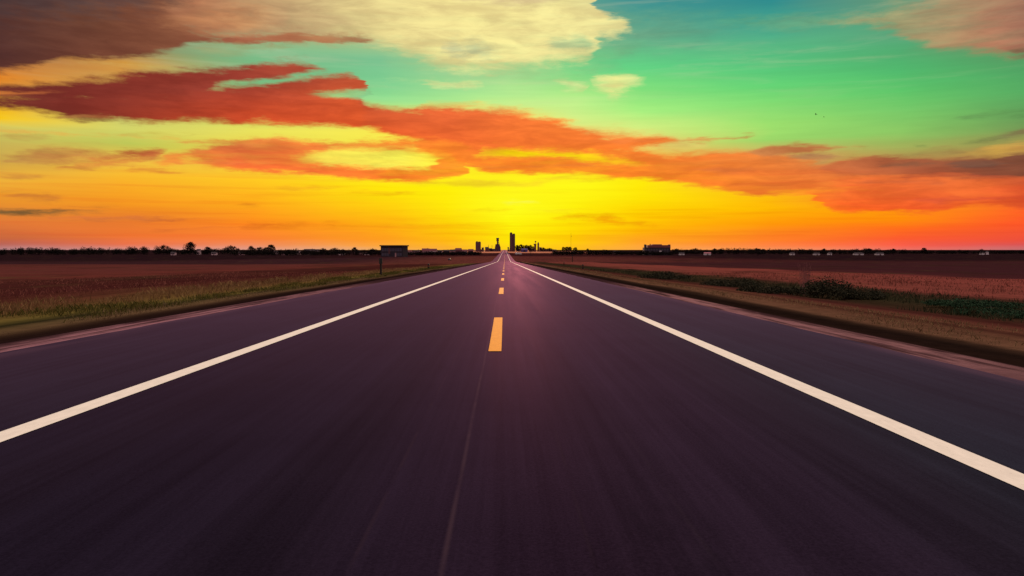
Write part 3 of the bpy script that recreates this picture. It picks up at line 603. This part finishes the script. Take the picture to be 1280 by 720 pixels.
# far woods as masses ----------------------------------------------------------
def belt(name, segs, label, seed, dens=1.0):
    r = np.random.default_rng(seed); V = []
    for (x0, x1, dist, ytop) in segs:
        wx0, wx1 = X(x0, dist), X(x1, dist); k = int((wx1 - wx0) / 2.2 * dens) + 1
        for i in range(k):
            x = wx0 + (wx1 - wx0) * (i + r.random()) / k; y = dist + r.normal(0, 12)
            t = (x - wx0) / (wx1 - wx0); pxx = x0 + (x1 - x0) * t
            zt = math.tan(azel(pxx, ytop)[1]) * math.hypot(x, y); zb = zg(x, y); h = max(1.2, (zt - zb) * (.92 + .28 * mnoise.noise(Vector((x * .03, seed, 0))) + r.normal(0, .07)))
            V.append(leaves((x, y, zb + h * .5), (4.5, 4.5, h * .5), 150, .6, r, .1))
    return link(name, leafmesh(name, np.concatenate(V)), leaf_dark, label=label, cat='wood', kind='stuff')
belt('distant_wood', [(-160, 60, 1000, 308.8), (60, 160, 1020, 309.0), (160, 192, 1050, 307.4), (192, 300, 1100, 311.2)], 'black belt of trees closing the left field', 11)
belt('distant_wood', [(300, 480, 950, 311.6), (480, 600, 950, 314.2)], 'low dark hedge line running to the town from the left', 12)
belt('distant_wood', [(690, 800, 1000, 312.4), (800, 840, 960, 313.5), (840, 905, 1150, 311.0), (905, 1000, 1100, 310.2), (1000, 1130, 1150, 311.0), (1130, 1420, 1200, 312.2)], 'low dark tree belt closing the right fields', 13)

# bushes in the right ditch ------------------------------------------------------
def bush(name, x, y, rx, ry, h, m, label, seed, cat='bush', group='bushes along the right ditch', size=.035):
    r = np.random.default_rng(seed); t = empty(name, (x, y, zg(x, y)), label, cat, group); V = []; mb = MB()
    for i in range(11):
        a = r.random() * 6.28; q = r.random() ** .5; cx, cy = math.cos(a) * rx * q, math.sin(a) * ry * q
        hh = h * (1 - .55 * q) * r.uniform(.75, 1.1)
        V.append(leaves((cx, cy, hh * .55), (rx * .42, ry * .42, hh * .5), 420, size, r, .2))
        mb.tube([(cx * .3, cy * .3, -.05), (cx * .8, cy * .8, hh * .4), (cx, cy, hh * .8)], [.018, .012, .005], 5)
    mb.build('stem', bark, t); link('foliage', leafmesh('foliage', np.concatenate(V)), m, t)
    return t
bush('bush', 16.6, 42, 1.5, 1.6, 1.35, leaf_bush, 'biggest dark rounded bush in the right ditch, below the russet plume', 21, size=.05)
bush('bush', 18.3, 41, 1.0, 1.2, .62, leaf_bush, 'low dark bush against the right side of the biggest bush', 22, size=.045)
bush('bush', 14.4, 44, 1.3, 1.4, .6, leaf_bush, 'low dark bush against the left side of the biggest bush', 23, size=.045)
bush('bush', 16.6, 58, 1.9, 3.0, .8, leaf_bush, 'long dark bush farther up the ditch behind the bushes', 24, size=.055)
bush('bush', 15.6, 78, 2.2, 4.0, .75, leaf_bush, 'farthest dark bush of the right ditch', 25, size=.07)
bush('bush', 19.5, 33, 1.6, 1.6, .5, leaf_green, 'dark green spreading bush nearer the camera at the right edge', 26, size=.04)
bush('bush', 17.6, 28, 1.5, 1.8, .34, leaf_green, 'flat green bush lowest at the right edge of the picture', 27, size=.035)
t = empty('smear_plume', (17.3, 46, zg(17.3, 46)), 'tall wispy russet plume standing in for a faint pink smear behind the biggest bush', 'plume')  # reed shapes added to stand in for a faint pinkish smear
r = np.random.default_rng(31); mb = MB(); V = []
for i in range(38):
    a = r.random() * 6.28; q = r.random() * .42; h = r.uniform(1.2, 1.9); lx, ly = r.normal(0, .1), r.normal(0, .1)
    bx, by = math.cos(a) * q, math.sin(a) * q
    mb.tube([(bx, by, -.05), (bx + lx * .5, by + ly * .5, h * .6), (bx + lx, by + ly, h)], [.008, .006, .003], 4)
    V.append(leaves((bx + lx, by + ly, h * .88), (.05, .05, .2), 12, .022, r, 0))
mb.build('stem', simple('plume_stem', (.20, .075, .07)), t); link('foliage', leafmesh('foliage', np.concatenate(V)), leaf_pink, t)

# posts -----------------------------------------------------------------------
wood = simple('weathered_wood', (.012, .009, .006), .85, .35, 6); steel = simple('dark_steel', (.012, .016, .012), .6, .2, 8)
pxm = X(476, 90); t = empty('sign_post', (pxm, 90, zg(pxm, 90)), 'tall dark roadside post with a narrow green board, left of the road', 'post')
MB().box(-.11, .11, -.1, .1, -.3, 1.55, .01, .01).build('post', wood, t)
s = MB().box(-.18, .18, -.135, -.103, 1.25, 1.88, .0, 0).build('board', steel, t)
MB().box(-.06, .06, -.1, .02, 1.55, 1.8).build('bracket', steel, t)
refl = simple('reflector_red', (.25, .03, .02), .3)
def stake(pxx, d_, h, label):
    x = X(pxx, d_); t = empty('marker_stake', (x, d_, zg(x, d_)), label, 'marker post', 'short dark marker stakes beside the road')
    MB().box(-.16, .16, -.14, .14, -.2, h * .86, .03, .03).build('post', wood, t)
    MB().box(-.17, .17, -.15, .15, h * .8, h, .05, .05).build('cap', steel, t)
    MB().box(-.06, .06, -.156, -.142, h * .45, h * .6).build('reflector', refl, t)
stake(535.5, 150, .95, 'short dark stake standing left of the road, beyond the tall post')
stake(728.5, 150, .9, 'short dark stake standing right of the road')
stake(705, 260, 1.0, 'smaller far dark stake on the right, left of the nearer stake')
def pole(pxx, d_, h, label):
    x = X(pxx, d_); t = empty('utility_pole', (x, d_, zg(x, d_)), label, 'utility pole')
    MB().tube([(0,0,-.5),(0,0,h*.5),(0,0,h)], [.24,.2,.15], 8).build('pole', wood, t)
    MB().box(-1.2, 1.2, -.29, -.17, h-.9, h-.72).build('crossarm', wood, t)
    for i in (-1.05, -.4, .4, 1.05): MB().cyl(i, -.23, h-.72, h-.45, .08, .05, 8).build('insulator', steel, t)
pole(715.5, 480, 4.6, 'dark short utility pole at the foot of the thin mast')
pole(663.5, 900, 5, 'pale slim utility pole beside the white truck')
# thin mast
x = X(713.6, 1800); t = empty('radio_mast', (x, 1800, zg(x, 1800)), 'very thin tall radio mast right of the town towers', 'mast')
H = 42; mb = MB(); 
for a in (0, 2.094, 4.189):
    mb.tube([(math.cos(a)*.5, math.sin(a)*.5, -.5), (math.cos(a)*.4, math.sin(a)*.4, H)], [.07, .05], 5)
for i in range(40):
    z = i * H / 40; a = (i % 3) * 2.094; mb.tube([(math.cos(a)*.48, math.sin(a)*.48, z), (math.cos(a+2.094)*.46, math.sin(a+2.094)*.46, z + H/40)], [.03, .03], 4)
mb.build('lattice', steel, t)
MB().tube([(0,0,H-.2),(0,0,H+3)], [.05,.03], 6).build('antenna', steel, t)
MB().cyl(.9, 0, H-8, H-5.5, .3, .3, 10).box(.3,.9,-.04,.04,H-7,H-6.9).build('aerial_drum', steel, t)

# buildings ---------------------------------------------------------------------
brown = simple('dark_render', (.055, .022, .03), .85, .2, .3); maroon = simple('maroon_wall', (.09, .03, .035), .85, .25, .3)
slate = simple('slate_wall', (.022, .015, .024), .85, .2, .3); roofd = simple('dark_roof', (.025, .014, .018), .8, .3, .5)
pale = simple('pale_render', (.50, .34, .34), .85, .15, .3); pinkw = simple('pink_render', (.32, .16, .17), .85, .2, .3)
redroof = simple('red_roof', (.14, .035, .04), .8, .25, .4); bluem = simple('blue_sheet', (.05, .035, .16), .5, .2, .6)
whitem = simple('white_sheet', (.5, .43, .42), .6, .1, .5); glass = simple('window_glass', (.05, .05, .08), .15, .1, 1, .5)
trim = simple('window_frame', (.12, .07, .07), .6, .1); conc = simple('concrete', (.10, .045, .045), .9, .2, .15)
def loc_of(pxx, d_): x = X(pxx, d_); return (x, d_, zg(x, d_) + .02)
def window(t, x0, x1, z0, z1, yf, m=None):
    f = MB(); q = .08
    f.box(x0-q, x0, yf-.06, yf+.02, z0-q, z1+q).box(x1, x1+q, yf-.06, yf+.02, z0-q, z1+q).box(x0, x1, yf-.06, yf+.02, z1, z1+q).box(x0, x1, yf-.06, yf+.02, z0-q, z0)
    o = f.build('window', trim, t); MB().box(x0, x1, yf-.03, yf+.01, z0, z1).build('pane', m or glass, o)
def house(pxx, d_, wd, dp, h, rh, wm, rmm, label, chim=True, rz=0, wins=2):
    t = empty('house', loc_of(pxx, d_), label, 'house', 'houses along the horizon', rz)
    mb = MB().box(-wd/2, wd/2, -dp/2, dp/2, -.6, h)
    mb.add([(-wd/2,-dp/2,h),(-wd/2,dp/2,h),(-wd/2,0,h+rh),(wd/2,-dp/2,h),(wd/2,dp/2,h),(wd/2,0,h+rh)], [(0,2,1),(3,4,5)])
    mb.build('wall', wm, t)
    ro = MB().gable(-wd/2-.4, wd/2+.4, -dp/2-.5, dp/2+.5, h-.02, rh + .2).build('roof', rmm, t)
    if chim: MB().box(wd*.22, wd*.22+.8, -.4, .4, h+rh*.5, h+rh+1.1).build('chimney', brown, ro)
    for i in range(wins):
        x = -wd/2 + wd * (i + .5) / (wins + .0) ; window(t, x-.6, x+.6, 1.1, 2.3, -dp/2)
    dr = MB().box(-.5, .5, -dp/2-.05, -dp/2+.02, 0, 2.1).build('door', trim, t)
    MB().cyl(.35, -dp/2-.09, 1.0, 1.08, .04, .04, 6).build('handle', steel, dr)
    return t
# flat-roofed hall on the left
t = empty('hall', loc_of(493, 800), 'large dark hall with a dark overhanging flat roof on the left horizon', 'building', None, R(-9))
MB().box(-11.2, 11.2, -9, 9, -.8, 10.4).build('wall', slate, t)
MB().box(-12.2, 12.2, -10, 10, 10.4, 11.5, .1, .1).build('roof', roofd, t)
for i in range(8): window(t, -10+i*2.6, -8.2+i*2.6, 5.6, 8.4, -9)
for i in (0, 1, 2, 5, 6, 7): window(t, -10+i*2.6, -8.2+i*2.6, 1.2, 3.6, -9)
MB().box(-3.5, -1.6, -9.05, -8.98, 3.0, 9.3).build('panel', maroon, t)
MB().box(3.2, 4.6, -9.06, -8.98, 0, 3.9).build('door', pinkw, t)
# dark block on the right
t = empty('block_building', loc_of(820.5, 1000), 'wide dark block building with a stepped red roof on the right horizon', 'building', None, R(-3))
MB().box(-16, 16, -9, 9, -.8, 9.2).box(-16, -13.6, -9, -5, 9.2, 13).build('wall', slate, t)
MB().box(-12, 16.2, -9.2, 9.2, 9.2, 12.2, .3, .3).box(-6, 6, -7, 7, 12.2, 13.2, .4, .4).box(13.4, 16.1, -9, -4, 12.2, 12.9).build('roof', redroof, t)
MB().box(-8.6, -7.4, -2, -.8, 12.2, 13.7).build('chimney', brown, t)
for i in range(9):
    for z in (2.0, 5.6):
        if not (z < 4 and i in (5, 6)): window(t, -14.6+i*3.3, -13+i*3.3, z, z+2, -9)
MB().box(2.4, 5.2, -9.08, -8.98, 2.2, 5.4).build('doorway', whitem, t)
# houses left of the town
house(387, 1100, 14, 9, 4.6, 2.4, slate, roofd, 'blue-grey house with a dark roof, alone left of the flat-roofed hall', rz=R(8), wins=3)
house(396.5, 1120, 5, 6, 5.5, 1.2, pale, roofd, 'narrow pale annex against the right side of the blue-grey house', False)
house(373, 1120, 5, 6, 4.4, 1.2, pale, roofd, 'narrow pale annex against the left side of the blue-grey house', False)
house(346, 1120, 7, 6, 3.4, 1.2, pale, roofd, 'small whitish cottage beside the thin open tree', False)
house(248.5, 1080, 4.4, 5, 5.6, 1.4, pale, roofd, 'narrow whitish cottage against the right side of the tallest round tree', False)
house(448, 1150, 12, 7, 3.2, 1.6, pinkw, roofd, 'low pinkish cottage left of the flat-roofed hall', True, R(6), 3)
house(512, 1150, 7, 6, 3.6, 1.5, pale, redroof, 'pale cottage touching the right end of the flat-roofed hall', False)
house(521, 1200, 9, 7, 3.8, 1.8, pinkw, roofd, 'pink cottage second from the right end of the flat-roofed hall', True, R(-5))
house(532, 1150, 10, 8, 4.8, 3.0, pinkw, redroof, 'tall pink house with a steep red roof between hall and town', True, R(7))
house(541.5, 1180, 10, 8, 4.8, 2.6, pale, redroof, 'pale house with a red roof in the middle of the house row', False, R(-4))
house(550, 1200, 7, 6, 4.2, 1.4, pale, roofd, 'small whitish house right of the red-roofed pale house', False)
house(558, 1250, 9, 7, 4.0, 1.8, slate, roofd, 'slate-walled house in the right half of the house row', True, R(5))
house(566, 1230, 8, 7, 4.6, 1.6, pinkw, roofd, 'pink house with a dark roof, third from the right of the row')
house(573, 1250, 9, 7, 5.2, 3.2, maroon, redroof, 'maroon house with the steepest red roof near the town', False, R(-8))
house(580.5, 1260, 9, 7, 4.0, 2.2, pale, redroof, 'pale house with a red roof, second from the right of the row', False)
house(588.5, 1300, 8, 7, 4.6, 2.2, maroon, redroof, 'maroon house at the right end of the row, beside the first tower', False)
house(217, 980, 5, 5, 2.6, 1.0, pale, roofd, 'tiny whitish cottage between the two leftmost separate trees', False)
house(268, 990, 6, 5, 2.4, 1.0, pale, roofd, 'tiny whitish cottage left of the broad flat-topped bushy tree', False)
house(302, 990, 6, 5, 2.6, 1.0, pinkw, roofd, 'tiny pink cottage right of the broad flat-topped bushy tree', False)
house(357, 1000, 9, 5, 2.4, 1.0, pinkw, roofd, 'long low pink cottage between the thin open tree and the blue-grey house', False, 0, 3)
house(427, 1000, 8, 5, 2.4, 1.0, pale, roofd, 'long low whitish cottage left of the low pinkish cottage', False, 0, 3)
house(459, 1000, 6, 5, 2.6, 1.1, pale, redroof, 'tiny red-roofed cottage nearest the left end of the flat-roofed hall', False)
# right sheds
def shed(pxx, d_, wd, dp, h, label, wm=whitem, rmm=None):
    t = empty('shed', loc_of(pxx, d_), label, 'shed', 'pale farm sheds on the right horizon')
    MB().box(-wd/2, wd/2, -dp/2, dp/2, -.5, h).build('wall', wm, t)
    MB().gable(-wd/2-.3, wd/2+.3, -dp/2-.3, dp/2+.3, h, 1.2, .15).build('roof', rmm or roofd, t)
    MB().box(-wd*.1, wd*.1, -dp/2-.06, -dp/2+.01, 0, h*.8).build('door', trim, t)
shed(852, 985, 6, 5, 1.8, 'small pink-white shed beside the right end of the block building')
shed(884, 990, 8, 5, 2.0, 'low white shed with a pink roof in the right tree belt', whitem, simple('pink_roof', (.35, .12, .14)))
shed(990, 980, 5, 5, 2.0, 'smallest white shed, left of the other white sheds')
shed(1020.5, 980, 7, 5, 1.6, 'short white shed second from the left on the right horizon')
shed(1037, 990, 4, 5, 2.0, 'tiny white shed just right of the short white shed')
shed(1073, 980, 11, 6, 1.8, 'long low white shed, longer than its left neighbours')
shed(1099, 980, 9, 6, 1.7, 'second long white shed, farthest right of the long pair')
shed(1230, 1040, 9, 6, 3.4, 'pale cottage-like shed behind the last tree on the far right')
shed(770.5, 1150, 9, 6, 3.6, 'faint hipped shed standing alone left of the block building', pinkw)

# the town: towers round the end of the road at about 2 km
D = 2000
def floors(t, x0, x1, z0, z1, yf, nx_, nz_, ww=1.1, hh=1.4):
    for i in range(nx_):
        for k in range(nz_):
            x = x0 + (x1 - x0) * (i + .5) / nx_; z = z0 + (z1 - z0) * (k + .5) / nz_
            window(t, x-ww/2, x+ww/2, z-hh/2, z+hh/2, yf)
t = empty('tower_block', loc_of(597.8, D), 'squat dark tower block, leftmost tower of the town', 'building')
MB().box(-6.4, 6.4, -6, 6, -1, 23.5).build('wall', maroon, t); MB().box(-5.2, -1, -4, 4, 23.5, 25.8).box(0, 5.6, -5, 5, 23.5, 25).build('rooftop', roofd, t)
floors(t, -6, 6, 3, 22, -6, 4, 6)
MB().box(6.4, 10.5, -5, 5, -1, 6).build('annex', brown, t)
t = empty('chapel', loc_of(608.8, D), 'small gabled building with a thin spire right of the squat tower block', 'building')
MB().box(-4.5, 3.4, -5, 5, -1, 7).build('wall', maroon, t)
MB().gable(-4.9, 3.8, -5.4, 5.4, 7, 4.4).build('roof', roofd, t)
sp = MB().box(2.2, 4.6, -1.2, 1.2, -1, 10.5).build('turret', brown, t); MB().cyl(3.4, 0, 10.5, 18, .7, .08, 8).build('spire', roofd, sp)
t = empty('lattice_mast', loc_of(615, D), 'faint thin mast between the small spired building and the grain elevator', 'mast')
MB().tube([(-1.2,0,-.5),(-.1,0,17)], [.16,.1], 5).tube([(1.2,0,-.5),(.1,0,17)], [.16,.1], 5).tube([(-1,0,3),(.8,0,7)], [.1,.1], 4).tube([(.8,0,7),(-.5,0,11)], [.1,.1], 4).build('frame', steel, t)
MB().box(-2.2, 2.2, -.2, .2, 13.4, 13.8).build('crossarm', steel, t)
t = empty('grain_elevator', loc_of(622, D), 'stepped grain elevator with a narrow head tower, left of the road end', 'building')
MB().box(-8, 8.4, -7, 7, -1, 12, 1.6, 1).box(-6.2, 5.6, -5.5, 5.5, 12, 18.5, 1.2, .8).build('wall', brown, t)
MB().box(-1.9, 2.3, -3, 3, 18.5, 25.5, .2, .2).build('neck', brown, t)
MB().box(-3.2, 3.4, -3.6, 3.6, 25.5, 31.5, .3, .3).build('headhouse', maroon, t)
MB().gable(-3.5, 3.7, -4, 4, 31.5, 2.2).build('roof', roofd, t)
floors(t, -6, 6, 2, 11, -7, 4, 2); MB().tube([(2.5,-3,24),(7.5,-3,8)], [.5,.5], 8).build('chute', steel, t)
t = empty('twin_tower', loc_of(638.9, D), 'tallest dark tower of the town, left and higher of the close pair', 'building', 'twin towers at the end of the road')
MB().box(-3.4, 3.2, -5, 5, -1, 46).box(-5.4, 3.2, -5.4, 5.4, -1, 9, 1.6, .2).build('wall', maroon, t); MB().box(-2.4, 2.2, -3, 3, 46, 47.6).build('rooftop', roofd, t)
floors(t, -3.2, 3, 4, 44, -5.01, 2, 11)
t = empty('twin_tower', loc_of(642.15, D+6), 'slightly lower dark tower, right one of the close pair', 'building', 'twin towers at the end of the road')
MB().box(-3.2, 3.4, -5, 5, -1, 43.5).build('wall', conc, t); MB().box(-1.8, 2.6, -3, 3, 43.5, 44.8).build('rooftop', roofd, t)
floors(t, -3, 3.2, 4, 42, -5.01, 2, 10)
t = empty('blue_shed', loc_of(655.5, 1750), 'deep blue metal shed under the flat-topped tree', 'shed')
MB().box(-6.5, 6.5, -6, 6, -1, 5.4).build('wall', bluem, t); MB().gable(-6.9, 6.9, -6.4, 6.4, 5.4, 2.2).build('roof', bluem, t); MB().box(-2, 2, -6.06, -5.98, 0, 4).build('door', slate, t)
t = empty('ball_tower', loc_of(669, D), 'tower carrying a round ball on a thin neck, right of the blue shed', 'tower')
MB().box(-2.6, 2.4, -3, 3, -1, 17).box(-4, 2.8, -3.4, 3.4, 17, 19.6, .2, .2).build('shaft', maroon, t)
MB().cyl(.8, 0, 19.6, 23, .5, .4, 8).build('neck', steel, t)
sv_ = []; sf_ = []
for i in range(9):
    for j in range(14):
        a = math.pi * i / 8; q = 6.2832 * j / 14; sv_.append((.8 + 2*math.sin(a)*math.cos(q), 2*math.sin(a)*math.sin(q), 24.8 - 2*math.cos(a)))
for i in range(8):
    for j in range(14): sf_.append((i*14+j, i*14+(j+1) % 14, (i+1)*14+(j+1) % 14, (i+1)*14+j))
MB().add(sv_, sf_).build('ball', maroon, t, True)
t = empty('chimney_tower', loc_of(672.8, D), 'slim round chimney tower with a flat cap beside the ball tower', 'tower')
MB().cyl(0, 0, -1, 21.5, 2.4, 2.0, 14).build('shaft', maroon, t, True); MB().cyl(0, 0, 21.5, 23.6, 1.5, .6, 12).build('cap', roofd, t)
MB().cyl(0, 0, 18.5, 19.2, 2.5, 2.5, 14).build('collar', steel, t)
for (q, w_, h_, lb) in ((616, 16, 5, 'low dark warehouse at the foot of the grain elevator'), (649, 12, 5.5, 'low dark warehouse right of the twin towers'), (664.5, 14, 5.5, 'low dark warehouse between the blue shed and the ball tower'), (682, 26, 4.5, 'long low warehouse right of the chimney tower'), (603.5, 5, 8.5, 'small tall shed between the squat tower block and the spired building'), (613, 7, 6.5, 'small shed under the faint thin mast'), (635.3, 3, 9, 'narrow low block leaning on the left of the twin towers'), (647, 6, 9.5, 'small block against the right side of the twin towers'), (675.5, 5, 9, 'small block just right of the chimney tower'), (692, 14, 3.4, 'rightmost low warehouse of the town')):
    t = empty('warehouse', loc_of(q, D + 40), lb, 'warehouse', 'low warehouses at the foot of the towers')
    MB().box(-w_/2, w_/2, -7, 7, -1, h_).build('wall', brown, t); MB().gable(-w_/2-.4, w_/2+.4, -7.4, 7.4, h_, 1.8).build('roof', roofd, t)
    for k in (-.25, .25): MB().box(k*w_-1.4, k*w_+1.4, -7.06, -6.98, 0, 3.4).build('door', trim, t)

# vehicles ------------------------------------------------------------------------
tyre = simple('tyre', (.012, .012, .012), .9); dcar = simple('dark_car_paint', (.02, .016, .018), .35, .05, 1, .5); palec = simple('pale_car_roof', (.45, .40, .30), .4)
def wheel(t, x, y, r_):
    vs, fs = tube([(x, y - .13, r_), (x, y + .13, r_)], [r_, r_], 16); o = build('wheel', vs, fs, tyre, t)
    vs, fs = tube([(x, y - .15, r_), (x, y - .131, r_)], [r_ * .55] * 2, 12); build('rim', vs, fs, steel, o)
x = X(648, 1000); t = empty('box_truck', (x, 1000, zg(x, 1000)), 'white box truck standing side-on right of the far road', 'truck')
MB().box(-4, 2.2, -1.2, 1.2, .9, 3.1, .04, .04).build('cargo_box', whitem, t)
MB().box(2.35, 4.1, -1.1, 1.1, .55, 1.6, .03, .03).box(2.35, 3.9, -1.1, 1.1, 1.6, 2.5, .25, .1).build('cab', whitem, t)
MB().box(2.75, 3.5, -1.06, -1.02, 1.6, 2.2).build('side_window', glass, t)
MB().box(-4, 3.6, -.5, .5, .5, .9).build('chassis', steel, t)
for a in (-2.6, 3.2):
    for s in (-1, 1): wheel(t, a, s * .98, .45)
x = X(562, 560); t = empty('parked_car', (x, 560, zg(x, 560)), 'small dark car with a pale roof standing in the left field near the town', 'car')
MB().box(-1.1, 1.1, -.8, .8, .3, .85, .05, .05).build('body', dcar, t)
MB().box(-.8, .75, -.7, .7, .85, 1.3, .22, .12).build('cabin', glass, t); MB().box(-.6, .55, -.6, .6, 1.3, 1.42, .04, .04).build('roof', palec, t)
for a in (-.7, .7):
    for s in (-1, 1): wheel(t, a, s * .72, .3)

# birds ----------------------------------------------------------------------------
feather = simple('dark_feathers', (.02, .03, .015), .8)
def bird(pxx, py, d_, s, label, bank):
    r_ = ray(pxx, py); p = r_ / r_.y * d_
    V_ = [(0,.45,0),(.07,.2,.03),(-.07,.2,.03),(.06,-.1,.02),(-.06,-.1,.02),(0,-.35,.01),(.12,-.5,0),(-.12,-.5,0),(0,.2,-.08),(0,-.1,-.07),(.5,.22,.16),(.45,.02,.15),(1.0,-.05,.06),(-.5,.22,.16),(-.45,.02,.15),(-1.0,-.05,.06)]
    F_ = [(0,2,1),(1,2,4,3),(3,4,5),(5,7,6),(0,1,8),(0,8,2),(1,3,9,8),(2,8,9,4),(3,5,9),(4,9,5),(1,10,11,3),(10,12,11),(2,4,14,13),(13,14,15)]
    o = build('bird', [(a*s, b_*s, c_*s) for a, b_, c_ in V_], F_, feather, label=label, cat='bird', group='birds flying in the green sky')
    md = o.modifiers.new('thick', 'SOLIDIFY'); md.thickness = .03 * s
    o.location = p; o.rotation_euler = (R(8), R(bank), R(70))
bird(1020, 143, 130, .5, 'dark bird flying in the green sky, higher of the two', 12)
bird(1030, 146.2, 135, .42, 'dark bird flying in the green sky, lower of the two', -8)

# ------------------------------------------------------------------ render
sc.render.engine = 'CYCLES'; sc.cycles.samples = 128; sc.cycles.use_denoising = True
sc.cycles.max_bounces = 3; sc.cycles.diffuse_bounces = 2; sc.cycles.glossy_bounces = 2; sc.render.resolution_x = 1024; sc.render.resolution_y = 576
vs_ = sc.view_settings; vs_.view_transform = 'Standard'; vs_.look = 'None'; vs_.exposure = 0; vs_.gamma = 1; vs_.use_curve_mapping = False
